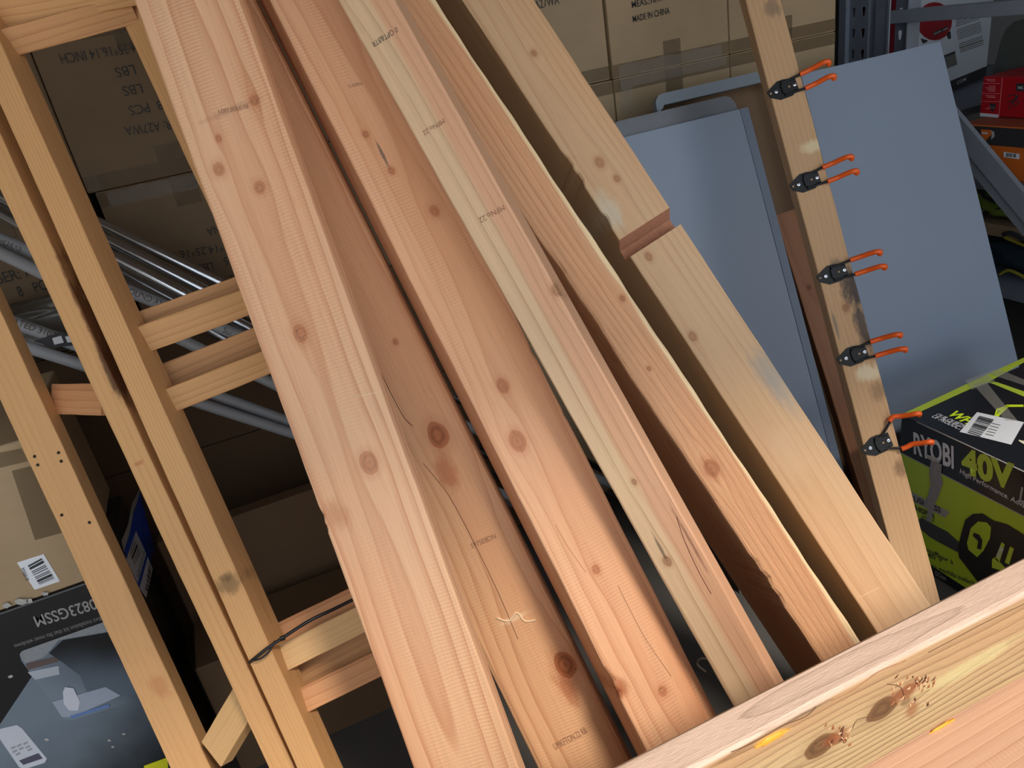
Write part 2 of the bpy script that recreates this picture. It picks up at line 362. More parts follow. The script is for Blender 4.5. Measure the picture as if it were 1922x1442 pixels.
Cc = Board((0.2335, 1.3031, 1.6629), (0.3957, 0.6814, 0.6042), (-.0636, -.8648, .498), .119, .089, 1.86)
mC = wood('fir_post_two_knots', rgb(216, 166, 128), rgb(176, 110, 72), rgb(206, 144, 102), rings=66, cx=.02, cy=.05, warp=.028, contrast=.5, chatter=.5, seed=6,
    knots=Cc.knots([(944, 724, .010), (970, 828, .013), (735, 320, .006), (686, 252, .006), (815, 396, .010), (1118, 1070, .007), (1243, 1298, .008), (1160, 1300, .008)]),
    stains=Cc.stain([(718, 290, .003, .03, (.05, .05, .055), .7), (1166, 1290, .012, .02, rgb(150, 78, 40), .6)]))
oC = lumber(Cc, 'thick reddish post with two round knots near its middle', 'post', mC, seed=3, name='lumber_post', bev=.003, edge=Cc.chips([(1148, 1275, .022, .005, -1), (1162, 1300, .01, .004, -1), (1002, 660, .012, .002, 1), (1060, 780, .012, .001, 1)]))
Dd = Board((0.2849, 1.1877, 1.6469), (0.4989, 0.6014, 0.6256), (-.601, -.7411, .2995), .0721, .045, 2.05)
mD = wood('pine_striped', rgb(210, 178, 142), rgb(158, 116, 82), rings=120, cx=-.06, cy=.10, warp=.014, contrast=.8, seed=9, split=(.004, .006, rgb(206, 158, 124)),
    knots=Dd.knots([(1190, 905, .005), (1252, 1054, .006), (1045, 545, .008)]), rough=.58,
    stains=Dd.stain([(1292, 1010, .003, .06, rgb(110, 60, 50), .6), (1240, 1030, .003, .03, (.05, .04, .03), .7), (700, 190, .01, .02, rgb(232, 214, 200), .4)]))
oD = lumber(Dd, 'narrow two-tone board, yellow striped on its left and pink on its right', 'board', mD, seed=4, bev=.003)
Ee = Board((0.3761, 1.293, 1.6414), (0.7566, 0.6225, 0.4383), (-.1527, -.883, .4438), .0748, .20, 2.02)
mE = wood('fir_rough_sawn', rgb(208, 158, 118), rgb(166, 104, 66), rgb(198, 136, 94), rings=110, cx=.05, cy=.03, warp=.013, contrast=.5, seed=12, roughsawn=1.0, fibre=.2,
    knots=Ee.knots([(1335, 880, .012), (1168, 560, .006), (1218, 692, .004)]), split=(.030, .003, rgb(232, 204, 160)))
oE = lumber(Ee, 'rough-sawn post with a splintered left edge, just left of the notched timber', 'post', mE, seed=5, name='lumber_post', jit=.0012, step=.014, bev=.005,
    edge=Ee.chips([(1430, 1050, .02, .004, -1), (1440, 1085, .02, .005, -1), (1465, 1120, .02, .004, -1), (1050, 520, .05, .003, -1), (1120, 610, .05, .003, -1)]))
Ff = Board((.6197, 1.5249, 1.6233), (1.0403, .6736, .2016), (-.1839, -.8664, .4643), .12, .19, 2.75)
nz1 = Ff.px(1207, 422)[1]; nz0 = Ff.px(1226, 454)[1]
mF = wood('fir_pale_weathered', rgb(206, 170, 132), rgb(172, 126, 88), rgb(200, 154, 114), rings=84, cx=-.02, cy=.04, warp=.02, contrast=.4, seed=15,
    knots=Ff.knots([(1125, 305, .011), (1158, 335, .007), (1217, 482, .008), (1300, 632, .008), (1002, 100, .008)]),
    stains=Ff.stain([(1440, 700, .03, .07, rgb(150, 146, 138), .55), (1465, 730, .02, .08, rgb(150, 150, 146), .45), (1145, 395, .025, .05, rgb(206, 198, 176), .6), (1480, 850, .04, .07, rgb(210, 180, 145), .4)]))
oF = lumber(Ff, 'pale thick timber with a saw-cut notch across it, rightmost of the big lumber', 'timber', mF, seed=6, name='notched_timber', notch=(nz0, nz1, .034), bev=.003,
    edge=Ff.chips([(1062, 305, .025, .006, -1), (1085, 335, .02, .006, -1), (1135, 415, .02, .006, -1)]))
Jj = Board((1.4393, 1.7715, 1.5225), (1.3189, .919, -.2437), (-.2524, -.8646, .4345), .089, .038, 2.35)
mJ = wood('weathered_stud', rgb(188, 152, 114), rgb(150, 108, 74), rings=90, cx=.1, cy=.06, warp=.012, contrast=.45, seed=20, rough=.7,
    knots=Jj.knots([(1588, 578, .010)]),
    stains=Jj.stain([(1600, 540, .035, .07, (.03, .03, .035), .9), (1618, 610, .022, .09, (.035, .035, .04), .85), (1570, 500, .02, .03, (.06, .06, .06), .5), (1525, 275, .04, .02, rgb(214, 196, 160), .8), (1630, 700, .04, .025, rgb(214, 200, 170), .8), (1568, 610, .006, .05, (.12, .12, .12), .6), (1650, 735, .03, .03, rgb(120, 96, 70), .6), (1690, 880, .02, .03, rgb(90, 62, 44), .6), (1450, 15, .03, .03, rgb(80, 76, 72), .5)]))
oJ = lumber(Jj, 'weathered stud stained grey and black, with five utility hooks screwed to it', 'stud', mJ, seed=7, name='wall_stud')
# crack lines and grade stamps belong to their boards
def on_board_line(B, pts, r, name, m, parent):
    P = [B.world(*B.px(*p), -.0001) for p in pts]; return tube(name, smooth_path(P, 5), r, m, parent, 5)
M['crack'] = plain('dark_crack', rgb(80, 44, 26), .9); M['crack_l'] = plain('soft_crack', rgb(150, 96, 66), .9); M['splinter'] = plain('torn_fibre', rgb(232, 204, 168), .8)
on_board_line(Bb, [(688, 640), (720, 710), (756, 780), (775, 800)], .0005, 'crack', M['crack'], oB)
on_board_line(Bb, [(794, 870), (842, 930), (890, 1020), (934, 1110), (972, 1200)], .0004, 'crack', M['crack'], oB)
on_board_line(Bb, [(932, 1160), (955, 1166), (970, 1150), (985, 1166), (1005, 1164)], .0018, 'splinter', M['splinter'], oB)
on_board_line(Cc, [(1160, 1100), (1185, 1150), (1215, 1205), (1260, 1270)], .00028, 'crack', M['crack'], oC)
on_board_line(Cc, [(1042, 985), (1068, 1030), (1100, 1075)], .00028, 'crack', M['crack_l'], oC)
on_board_line(A, [(663, 745), (716, 735)], .0005, 'splinter', M['splinter'], oA)
on_board_line(Ff, [(1612, 1122), (1630, 1113), (1650, 1103)], .0004, 'scratch', M['splinter'], oF)
on_board_line(Dd, [(1270, 970), (1285, 1015), (1310, 1070), (1335, 1115)], .00045, 'crack', plain('purple_crack', rgb(110, 62, 54), .9), oD)
def stamp(B, s, a, b, h, parent, m='stamp'):
    P0, P1 = B.world(*B.px(*a)), B.world(*B.px(*b)); text('grade_stamp', s, P0, P1, -B.Y, h, M[m], parent, lift=.0004)
stamp(Bb, 'UMKFTON.22 R8', (1043, 1408), (1103, 1376), .011, oB); stamp(Bb, 'S97SE8DN', (886, 1030), (932, 1010), .008, oB)
stamp(Dd, '0 OPT&BTR', (744, 50), (697, 80), .008, oD, 'ink_soft'); stamp(Dd, 'MFNo.22', (832, 222), (793, 247), .007, oD)
stamp(Dd, 'MFNo.22', (944, 384), (898, 410), .008, oD); stamp(A, 'S-DRY DOUG FIR', (410, 214), (468, 204), .006, oA); stamp(Cc, 'S-GRN', (655, 165), (680, 160), .005, oC)
# ------------------------------------------------------------------ wooden ladder frames on the left
def lad(name, seed, rings=130, contrast=.75, **k):
    contrast *= .6
    return wood(name, rgb(206, 158, 106), rgb(168, 112, 66), rings=rings, cx=.02 + .01 * seed, cy=.04, warp=.012, contrast=contrast, seed=30 + seed, fibre=.08, **k)
f1 = thing('slatted_frame', 'yellow pine ladder-like frame at far left, its near stud pierced by screw holes', 'frame', (-.28, .95, 0), 'bound slat frames')
f2 = thing('slatted_frame', 'yellow pine frame with paired rungs running behind the widest board', 'frame', (-.07, .70, 0), 'bound slat frames')
L1 = Board((-.4838, 1.825, 1.806), (-.3446, 1.1904, .5211), (-.2159, -.8846, .4135), .064, .04, 2.1)
L2a = Board((-.3277, 1.6867, 1.773), (-.1799, 1.0363, .5842), (-.357, -.8375, .4138), .04, .05, 2.1)
L2b = Board((-.257, 1.6158, 1.7575), (-.1333, .9968, .5975), (-.3349, -.8457, .4155), .042, .064, 2.1)
T1 = Board((-.0251, 1.6122, 1.7235), (.1278, .9416, .4913), (-.2857, -.8562, .4305), .042, .05, 2.1)
s1 = lumber(L1, None, None, lad('pine_stud_a', 1, 150, .35, stains=L1.stain([(300, 1290, .02, .03, rgb(170, 96, 60), .4)])), name='stud', parent=f1, seed=11, bev=.002)
s2 = lumber(L2a, None, None, lad('pine_stud_b', 2, 120, .5, stains=L2a.stain([(205, 700, .010, .07, (.05, .025, .015), .85), (172, 620, .007, .16, rgb(96, 54, 28), .85), (300, 880, .006, .14, rgb(110, 64, 36), .7), (260, 870, .012, .006, rgb(170, 96, 60), .6)])), name='stud', parent=f1, seed=12, bev=.002)
s3 = lumber(L2b, None, None, lad('pine_stud_c', 3, 230, .85, stains=L2b.stain([(428, 1098, .026, .022, rgb(120, 94, 60), .75), (422, 1085, .012, .01, rgb(80, 58, 38), .5)])), name='stud', parent=f2, seed=13, bev=.002)
s4 = lumber(T1, None, None, lad('pine_stud_d', 4, 160, .8), name='stud', parent=f2, seed=14, bev=.002)
M['hole'] = plain('screw_hole', (.03, .018, .01), .9)
for q in [(65, 857), (110, 850), (115, 866), (71, 873), (116, 967), (168, 981)]:
    p = L1.world(*L1.px(*q)); tube('screw_hole', [p + L1.Y * .002, p - L1.Y * .0004], .003, M['hole'], s1, 8)
def rung(fr, p0, d0, p1, d1, h, t, mat, seed, roll=0, name='rung'):
    """a rung from one point to another, front-face centre line; grain runs along it"""
    a, b = deep(*p1, d1), deep(*p0, d0); u = (a - b).normalized(); n = -ray(*p0); n = (n - u * n.dot(u)).normalized()
    n = Matrix.Rotation(roll, 3, u) @ n
    Y = -n; X = Y.cross(u); mw = Matrix((X, Y, u)).transposed().to_4x4(); mw.translation = b
    return obj(name, board_bm(h, t, (a - b).length, bev=.0018, seed=seed), mat, fr, mw=mw)
mR = [wood('pine_rung_%d' % i, rgb(*c), rgb(*d), rings=r, cx=-.03, cy=.035, warp=.02, contrast=k, seed=40 + i) for i, (c, d, r, k) in enumerate([((202, 154, 102), (160, 106, 60), 110, .6), ((196, 146, 98), (150, 98, 56), 120, .7), ((216, 174, 122), (176, 126, 78), 200, .7), ((206, 150, 104), (160, 100, 60), 140, .8)])]
rung(f2, (248, 645), 1.275, (512, 549), 1.35, .046, .03, mR[0], 1)
rung(f2, (240, 618), 1.315, (500, 524), 1.38, .044, .03, mR[1], 2)
rung(f2, (303, 759), 1.275, (560, 656), 1.36, .042, .03, mR[0], 3)
rung(f2, (284, 720), 1.33, (545, 616), 1.40, .05, .02, mR[1], 4)
rung(f2, (522, 1240), 1.27, (735, 1134), 1.34, .045, .03, mR[2], 5)
rung(f2, (505, 1205), 1.31, (718, 1100), 1.38, .045, .03, mR[3], 6)
rung(f2, (560, 1320), 1.275, (770, 1216), 1.34, .042, .03, mR[3], 7)
rung(f2, (545, 1282), 1.33, (755, 1180), 1.38, .05, .02, mR[1], 8)
rung(f2, (2, 84), 1.27, (250, 17), 1.31, .044, .03, mR[1], 9)
rung(f1, (-120, 40), 1.27, (330, -34), 1.29, .05, .03, mR[0], 10)
rung(f1, (96, 749), 1.41, (190, 750), 1.34, .056, .03, mR[3], 11)
rung(f1, (396, 1416), 1.34, (470, 1290), 1.30, .058, .028, mR[2], 12, roll=-.5)
# cable tie round the two frames
zt = [L2b.world(*L2b.px(469, 1243), -.001), deep(478, 1236, 1.24), deep(502, 1217, 1.235), deep(530, 1198, 1.235), deep(580, 1166, 1.245), deep(630, 1142, 1.265), deep(690, 1112, 1.29)]
tie = thing('cable_tie', 'black plastic cable tie looped round the stud and rung of the slatted frames', 'cable tie', zt[0])
tube('strap', smooth_path(zt), .0028, M['plastic'], tie, 6)
tube('strap', smooth_path([deep(472, 1241, 1.238), deep(490, 1236, 1.232), deep(506, 1222, 1.232), deep(516, 1203, 1.236)]), .0016, M['plastic'], tie, 6)
box('tie_head', M['plastic'], zt[3].x - .004, zt[3].x + .004, zt[3].y - .004, zt[3].y + .002, zt[3].z - .003, zt[3].z + .004, tie, .001)
# ------------------------------------------------------------------ near timber and slab (bottom right)
GY = .40
GT = on(1700, 1231, 1, GY).z
def frame_flat(name, x0, x1, yf, z0, z1, th, mat, label, cat, seed, **k):
    """board lying along world X: local z = +X, local x = up, local y = into the scene"""
    mw = Matrix((Vector((0, 0, 1)), Vector((0, 1, 0)), Vector((-1, 0, 0)))).transposed().to_4x4(); mw.translation = Vector((x1, yf, (z0 + z1) / 2))
    return tag(obj(name, board_bm(z1 - z0, th, x1 - x0, seed=seed, **k), mat, mw=mw), label, cat), mw
class Flat:
    pass
GX1 = 2.3; GH = .134
def gl(px, py):
    p = on(px, py, 1, GY); return p.z - (GT - GH / 2), GX1 - p.x
mG = wood('fir_knotty_waney', rgb(176, 152, 112), rgb(104, 78, 50), rgb(168, 124, 90), rings=100, cx=.05, cy=.02, warp=.035, contrast=.8, seed=51, roughsawn=.5, thick=.03, rough=.5, split=(.059, .003, rgb(206, 176, 156)),
    knots=[(*gl(1657, 1330), .0175), (*gl(1540, 1400), .0165), (*gl(1700, 1318), .006)],
    stains=[(*gl(1700, 1300), .014, .022, rgb(120, 66, 36), .85), (*gl(1712, 1330), .016, .012, rgb(130, 76, 44), .7), (*gl(1570, 1385), .012, .018, rgb(130, 70, 38), .8), (*gl(1770, 1362), .006, .03, rgb(226, 150, 60), .75), (*gl(1448, 1385), .007, .022, rgb(214, 160, 60), .7), (*gl(1500, 1345), .003, .04, rgb(50, 50, 52), .5), (*gl(1820, 1250), .012, .10, rgb(200, 196, 140), .4)])
oG, mwG = frame_flat('near_timber', -.35, GX1, GY, GT - GH, GT, .038, mG, 'thick timber on edge across the bottom right corner, with torn knots and amber resin', 'timber', 21, jit=.0008, bev=.0045, step=.015)
mH = wood('fir_slab', rgb(190, 150, 122), rgb(158, 112, 84), rings=100, cx=-.1, cy=.09, warp=.01, contrast=.6, seed=57, chatter=.5, knots=[(GX1 * 0 + .1, .9, .01)])
HZ = GT - GH - .002
mw = Matrix((Vector((0, 1, 0)), Vector((0, 0, -1)), Vector((-1, 0, 0)))).transposed().to_4x4(); mw.translation = Vector((2.3, .36, HZ))
oH = tag(obj('lumber_slab', board_bm(.18, .038, 2.6, seed=22), mH, mw=mw), 'pale pink board lying flat under the knotty timber in the bottom right corner', 'board')
pz = HZ - .0385; k = 0  # unseen beams added to hold up the flat board and block low light
while pz - .14 > .002:
    tag(obj('blocker_beam', bbox(bmesh.new(), -.35, 1.0, .16 - .004 * (k % 2), .34, pz - .139, pz - .0005, .003), mH), 'unseen beam added under the flat pink board, props it and blocks low light', 'beam', 'added light-blocking beams under the pink board'); pz -= .14; k += 1
tag(obj('blocker_beam', bbox(bmesh.new(), -.35, 1.0, .16, .34, .001, pz - .0005, .003), mH), 'unseen beam added under the flat pink board, props it and blocks low light', 'beam', 'added light-blocking beams under the pink board')
def gline(pts, r, m='crack'): tube('crack', smooth_path([on(px, py, 1, GY) - Vector((0, .0002, 0)) for px, py in pts], 4), r, M[m], oG, 5)
gline([(1372, 1412), (1405, 1398), (1432, 1384), (1470, 1362), (1512, 1345), (1532, 1326)], .00035); gline([(1560, 1316), (1600, 1296), (1648, 1262), (1700, 1240)], .0003, 'crack_l'); gline([(1742, 1225), (1790, 1200), (1850, 1168), (1922, 1134)], .0003)
gline([(1665, 1284), (1690, 1290), (1698, 1312)], .0003); gline([(1600, 1368), (1608, 1352), (1630, 1346)], .0003)
on_g = lambda px, py, o=.0003: on(px, py, 1, GY) - Vector((0, o, 0))
M['torn'] = plain('torn_bark_wood', rgb(150, 92, 56), .9, 0, .3, 300, .6); M['resin'] = plain('amber_resin', rgb(226, 152, 44), .18, 0, .15, 90)
def scrap(name, px, py, w, h, mat, seed, parent):
    rnd = random.Random(seed); bm = bmesh.new()
    for i in range(9):
        p = on_g(px + rnd.uniform(-w, w), py + rnd.uniform(-h, h), -.0012); l = rnd.uniform(.003, .008); th = rnd.uniform(.0006, .0013); a = rnd.uniform(.3, 1.9)
        d = Vector((math.cos(a), 0, math.sin(a))) * l; tube_into(bm, [p - d, p - Vector((0, .0016, 0)), p + d], [th * .3, th, th * .3], 5)
    return obj(name, bm, mat, parent)
M['torn_d'] = plain('dark_torn_wood', rgb(84, 50, 32), .95, 0, .3, 300, .6); M['torn_p'] = plain('pale_torn_wood', rgb(206, 160, 118), .9, 0, .3, 300, .6)
for mm, sd in (('torn', 1), ('torn_d', 5), ('torn_p', 9)):
    scrap('torn_fibres', 1708, 1300, 34, 30, M[mm], sd, oG); scrap('torn_fibres', 1572, 1380, 24, 20, M[mm], sd + 1, oG); scrap('torn_fibres', 1735, 1282, 18, 8, M[mm], sd + 2, oG)
def blob(name, px, py, sx, sz, mat, parent, ang):
    bm = bmesh.new(); bmesh.ops.create_icosphere(bm, subdivisions=3, radius=1)
    c = on_g(px, py, 0); rnd = random.Random(int(px))
    for v in bm.verts:
        k = 1 + .25 * math.sin(v.co.x * 7 + px) * math.cos(v.co.z * 5); q = Vector((v.co.x * sx * k, v.co.y * .0016, v.co.z * sz * k))
        q = Matrix.Rotation(ang, 3, 'Y') @ q; v.co = c + q
    return obj(name, bm, mat, parent, smooth=True)
blob('resin', 1768, 1364, .018, .003, M['resin'], oG, -.02); blob('resin', 1446, 1388, .017, .004, M['resin'], oG, .0)
# ------------------------------------------------------------------ utility hooks on the stud
def make_hook(idx, c, s0, s1_, spread, label):
    P = lambda q: Jj.world(*Jj.px(*q)); a, b = P(s0), P(s1_); ex = (b - a).normalized(); n = -Jj.Y; ey = n.cross(ex); o = (a + b) / 2
    mid = (a + b) / 2
    T = lambda x, y, z: mid + ex * x * 1.08 + ey * y * 1.12 + n * z
    th = thing('utility_hook', label, 'hook', o, 'orange utility hooks on the stud')
    bm = bmesh.new(); out = [(-.044, .006), (-.040, -.008), (-.018, -.021), (.012, -.021), (.020, -.017), (.031, -.016), (.031, .016), (.020, .017), (.004, .021), (-.012, .021)]
    top = [bm.verts.new(T(x, y, .0030)) for x, y in out]; bot = [bm.verts.new(T(x, y, .0002)) for x, y in out]
    bm.faces.new(top); bm.faces.new(bot[::-1])
    for i in range(len(out)): bm.faces.new((top[i], bot[i], bot[(i + 1) % len(out)], top[(i + 1) % len(out)]))
    bmesh.ops.recalc_face_normals(bm, faces=bm.faces); obj('mounting_plate', bm, M['black'], th)
    bm = bmesh.new(); out = [(-.006, .014), (-.010, .009), (-.010, -.009), (-.006, -.014), (.012, -.014), (.027, -.012), (.029, 0), (.027, .012), (.012, .014)]
    top = [bm.verts.new(T(x * .94 + .0005, y * .9, .0075)) for x, y in out]; bot = [bm.verts.new(T(x, y, .003)) for x, y in out]
    bm.faces.new(top)
    for i in range(len(out)): bm.faces.new((top[i], bot[i], bot[(i + 1) % len(out)], top[(i + 1) % len(out)]))
    bmesh.ops.recalc_face_normals(bm, faces=bm.faces); obj('raised_seat', bm, M['black'], th)
    for (x, z) in ((-.0225, .003), (.0225, .0075)):
        sc = tube('screw', [T(x, 0, z - .001), T(x, 0, z + .0012), T(x, 0, z + .0018)], [.0052, .0052, .0036], M['zinc'], th, 16)
        for k in (0, 1):
            d = (ex * math.cos(k * 1.57 + .5) + ey * math.sin(k * 1.57 + .5)) * .0026; p = T(x, 0, z + .0019); tube('slot', [p - d, p + d], .0006, M['barc'], sc, 4)
    for (x, z) in ((-.036, .003), (.009, .0075)):
        tube('hole', [T(x, 0, z - .0015), T(x, 0, z + .0002)], .0028, plainhole, th, 12)
    for sg in (1, -1):
        w0, w1 = .015, .017 + spread
        y0, y1 = sg * w0, sg * w1 + (spread * .9 if sg > 0 else 0)
        tube('arm', smooth_path([T(-.006, y0, .005), T(.012, y0, .005), T(.046, y1, .010)]), .0032, M['black'], th, 10)
        pts = [T(.042, y1, .0096), T(.052, y1 + (spread * .5 if sg > 0 else 0), .014), T(.066, y1 + spread * .2, .022), T(.079, y1, .036)]
        tip = [T(.089, y1 - .001, .046), T(.098, y1 - .004, .046), T(.098, y1 - .009, .038)]
        tube('grip', smooth_path(pts + tip), [.0064] * (6 * (len(pts) + len(tip) - 1)) + [.0056], M['orange'], th, 12)
    return th
plainhole = plain('bare_wood_hole', rgb(170, 140, 104), .8)
hk = [((1456, 173), (1489, 161), 0, 'topmost orange two-prong hook'), ((1498, 347), (1531, 335), 0, 'orange two-prong hook second from the top'), ((1549, 519), (1582, 508), 0, 'middle orange two-prong hook'),
      ((1587, 673), (1620, 661), 0, 'orange two-prong hook fourth from the top'), ((1633, 841), (1664, 827), .012, 'lowest orange hook with splayed prongs, beside the black and green box')]
for i, (p, q, sp, lb) in enumerate(hk): make_hook(i, None, p, q, sp, lb + ' on the grey-stained stud')
# ------------------------------------------------------------------ carton wall
BW = 2.12
def carton(x0, x1, z0, z1, label, group, y=BW, d=.40, mat='card', tape=True, seed=0, gap=.0015):
    rnd = random.Random(seed); o = tag(box('carton', M[mat], x0 + gap, x1 - gap, y, y + d, z0, z1 - gap, bev=.004, seg=2), label, 'box', group)
    # rumple the face a little
    if tape:
        xm = (x0 + x1) / 2
        for zz, s in ((z1, -1), (z0, 1)):
            box('packing_tape', M['tape'], x0 + .003, x1 - .003, y - .0009, y - .0001, min(zz, zz + s * .038) + (.004 if s > 0 else 0), max(zz, zz + s * .038) - (.004 if s < 0 else 0), o)
            box('packing_tape', M['tape'], xm - .03, xm + .03, y - .0014, y - .0010, min(zz, zz + s * .075) + (.004 if s > 0 else 0), max(zz, zz + s * .075) - (.004 if s < 0 else 0), o)
    return o
G1 = 'tan cartons in the stacked wall'
cols = [(-1.086, -.673), (-.673, -.26), (-.26, .153), (.153, .566), (.566, .768), (.768, 1.181), (1.181, 1.594), (1.594, 2.007)]
rows = [(.0, .289), (.289, .651), (.651, 1.013), (1.013, 1.375), (1.375, 1.737), (1.737, 2.099)]
vis = {(5, 4): 'tan carton at top centre, left of the one printed MADE IN CHINA', (6, 4): 'tan carton at top centre printed MADE IN CHINA', (7, 4): 'topmost tan carton behind the hook stud',
       (2, 4): 'dim carton with upside-down 4.25*16.14 INCH, LBS and PCS printing', (2, 3): 'dim carton above the steel conduits with upside-down 14.25*16.1 printing', (1, 3): 'carton at the far left printed 8 PC, behind grey conduits',
       (1, 4): 'dim carton at the left edge beside the one printed upside-down LBS', (5, 3): 'tan carton just left of the taped one under MADE IN CHINA', (6, 3): 'tan carton with shiny crumpled tape under the MADE IN CHINA carton', (7, 3): 'lower tan carton behind the hook stud'}
cb = {}; ORD = ['first', 'second', 'third', 'fourth', 'fifth', 'sixth', 'seventh', 'eighth']
for i, (x0, x1) in enumerate(cols):
    for j, (z0, z1) in enumerate(rows):
        lb = vis.get((i, j)); 
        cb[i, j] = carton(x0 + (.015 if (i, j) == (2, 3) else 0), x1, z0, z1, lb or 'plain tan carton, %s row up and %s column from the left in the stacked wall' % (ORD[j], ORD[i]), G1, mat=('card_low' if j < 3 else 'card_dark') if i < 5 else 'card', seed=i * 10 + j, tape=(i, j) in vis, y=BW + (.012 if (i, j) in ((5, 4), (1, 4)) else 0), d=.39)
NY = (0, -1, 0)
def wtext(s, a, b, h, parent, yv=BW, m='ink', bold=.012, lift=.0018): return text('printed_text', s, on(*a, 1, yv), on(*b, 1, yv), NY, h, M[m], parent, bold, lift)
wtext('MADE IN CHINA', (1188, 42), (1257, 25), .017, cb[6, 4]); wtext('MEAS.:16.1X14.25X', (1186, 15), (1283, -9), .017, cb[6, 4])
wtext('A27WA', (1005, 18), (1050, 7), .022, cb[5, 4], BW + .012, bold=0)
wtext('4.25*16.14 INCH', (252, 80), (110, 102), .021, cb[2, 4], bold=0); wtext('LBS', (250, 121), (214, 128), .021, cb[2, 4], bold=0); wtext('LBS', (264, 157), (228, 163), .021, cb[2, 4], bold=0)
wtext('8', (302, 188), (292, 190), .021, cb[2, 4], bold=0); wtext('PCS', (277, 193), (240, 200), .021, cb[2, 4], bold=0); wtext('R: A27WA', (318, 226), (232, 238), .021, cb[2, 4], bold=0)
wtext('NA', (410, 423), (386, 429), .020, cb[2, 3], bold=0); wtext('*14.25*16.1', (418, 458), (325, 473), .020, cb[2, 3], bold=0); wtext('LBS', (398, 492), (372, 497), .020, cb[2, 3], bold=0)
wtext('5', (425, 482), (418, 484), .020, cb[2, 3], bold=0); wtext('2', (437, 516), (430, 518), .020, cb[2, 3], bold=0)
wtext('BER: A27', (-3, 534), (90, 509), .026, cb[1, 3], bold=0); wtext('8', (38, 557), (46, 555), .026, cb[1, 3], bold=0); wtext('PCS', (68, 549), (100, 540), .026, cb[1, 3], bold=0)
# wrinkled shiny tape below MADE IN CHINA
def crumple(name, x0, x1, z0, z1, y, m, parent, seed=0, amp=.004):
    rnd = random.Random(seed); bm = bmesh.new(); nx, nz = 26, 5; g_ = [[bm.verts.new((x0 + (x1 - x0) * i / nx, y - rnd.uniform(0.001, amp), z0 + (z1 - z0) * k / nz + (rnd.uniform(-.004, .004) if k in (0, nz) else 0))) for k in range(nz + 1)] for i in range(nx + 1)]
    for i in range(nx):
        for k in range(nz): bm.faces.new((g_[i][k], g_[i+1][k], g_[i+1][k+1], g_[i][k+1]))
    return obj(name, bm, m, parent)
crumple('clear_tape', 1.20, 1.575, 1.345, 1.378, BW - .002, M['clear'], cb[6, 3], 1, .006)
crumple('clear_tape', 1.20, 1.24, 1.27, 1.36, BW - .002, M['clear'], cb[6, 3], 2, .006)
crumple('clear_tape', 1.20, 1.56, 1.378, 1.41, BW - .002, M['clear'], cb[6, 4], 3, .004)
crumple('clear_tape', -.22, .0, 1.335, 1.37, BW - .002, M['clear'], cb[2, 3], 4, .005)
crumple('clear_tape', -.25, -.225, 1.375, 1.42, BW - .002, M['clear'], cb[2, 4], 5, .006)
# ------------------------------------------------------------------ conduits
def conduit(p, q, y, r, m, label, ext=(0.1, 0.1), txt=None, rise=0):
    a, b = on(*p, 1, y), on(*q, 1, y + rise); d = b - a; a2 = a - d.normalized() * ext[0]; b2 = b + d.normalized() * ext[1]
    if b2.z < r + .002: b2 = a + (b - a) * ((a.z - r - .003) / (a.z - b.z))
    if a2.x < -1.05: a2 = a + (b - a) * ((-1.05 - a.x) / (b.x - a.x))
    o = tag(tube('conduit', [a2, b2], r, m, n=20), label, 'pipe', 'bundled conduits')
    return o, a, b
lab = ['topmost shiny steel conduit of the slanting bundle', 'shiny steel conduit second from the top of the slanting bundle', 'shiny steel conduit third from the top of the slanting bundle', 'shiny steel conduit fourth from the top of the slanting bundle', 'lowest shiny steel conduit of the slanting bundle, above the printed grey one']
for i, (p, q) in enumerate([((142, 397), (1128, 880)), ((150, 424), (1140, 932)), ((160, 453), (1165, 985)), ((176, 482), (1185, 1030)), ((186, 503), (1200, 1068))]):
    conduit(p, q, 1.99 - .027 * (i % 3), .0125, M['galv'], lab[i], (.42, .3))
def pipe_text(s, a, b, y, r, parent, h=.014):
    P0, P1 = on(*a, 1, y), on(*b, 1, y); ax = (P1 - P0).normalized(); v = (CAM - (P0 + P1) / 2); v = (v - ax * v.dot(ax)).normalized()
    text('printed_text', s, P0, P1, v, h, M['ink_soft'], parent, lift=.0005, cyl=r)
o, _, _ = conduit((20, 458), (310, 574), 1.905, .0145, M['pvc'], 'grey plastic conduit printed UNDERGROUND AND, just under the steel ones', (.25, 1.5))
pipe_text('FORMS', (2, 452), (42, 468), 1.905, .0145, o); pipe_text('UNDEGROUND AND', (182, 521), (318, 576), 1.905, .0145, o); pipe_text('SUNLIGHT', (418, 618), (480, 642), 1.905, .0145, o)
conduit((20, 484), (70, 508), 1.875, .0135, M['pvc'], 'pale grey conduit crossing above the letters on the far left carton', (.25, 1.9))
o, _, _ = conduit((27, 606), (124, 641), 1.905, .0145, M['pvc'], 'grey conduit printed 310714 in front of the crumpled plastic sack', (.3, 1.3))
pipe_text('ATED 310714', (24, 602), (120, 636), 1.905, .0145, o)
conduit((52, 652), (550, 814), 1.875, .0135, M['pvc'], 'lowest grey plastic conduit, crossing the dark gap beside the widest board', (.3, .5))
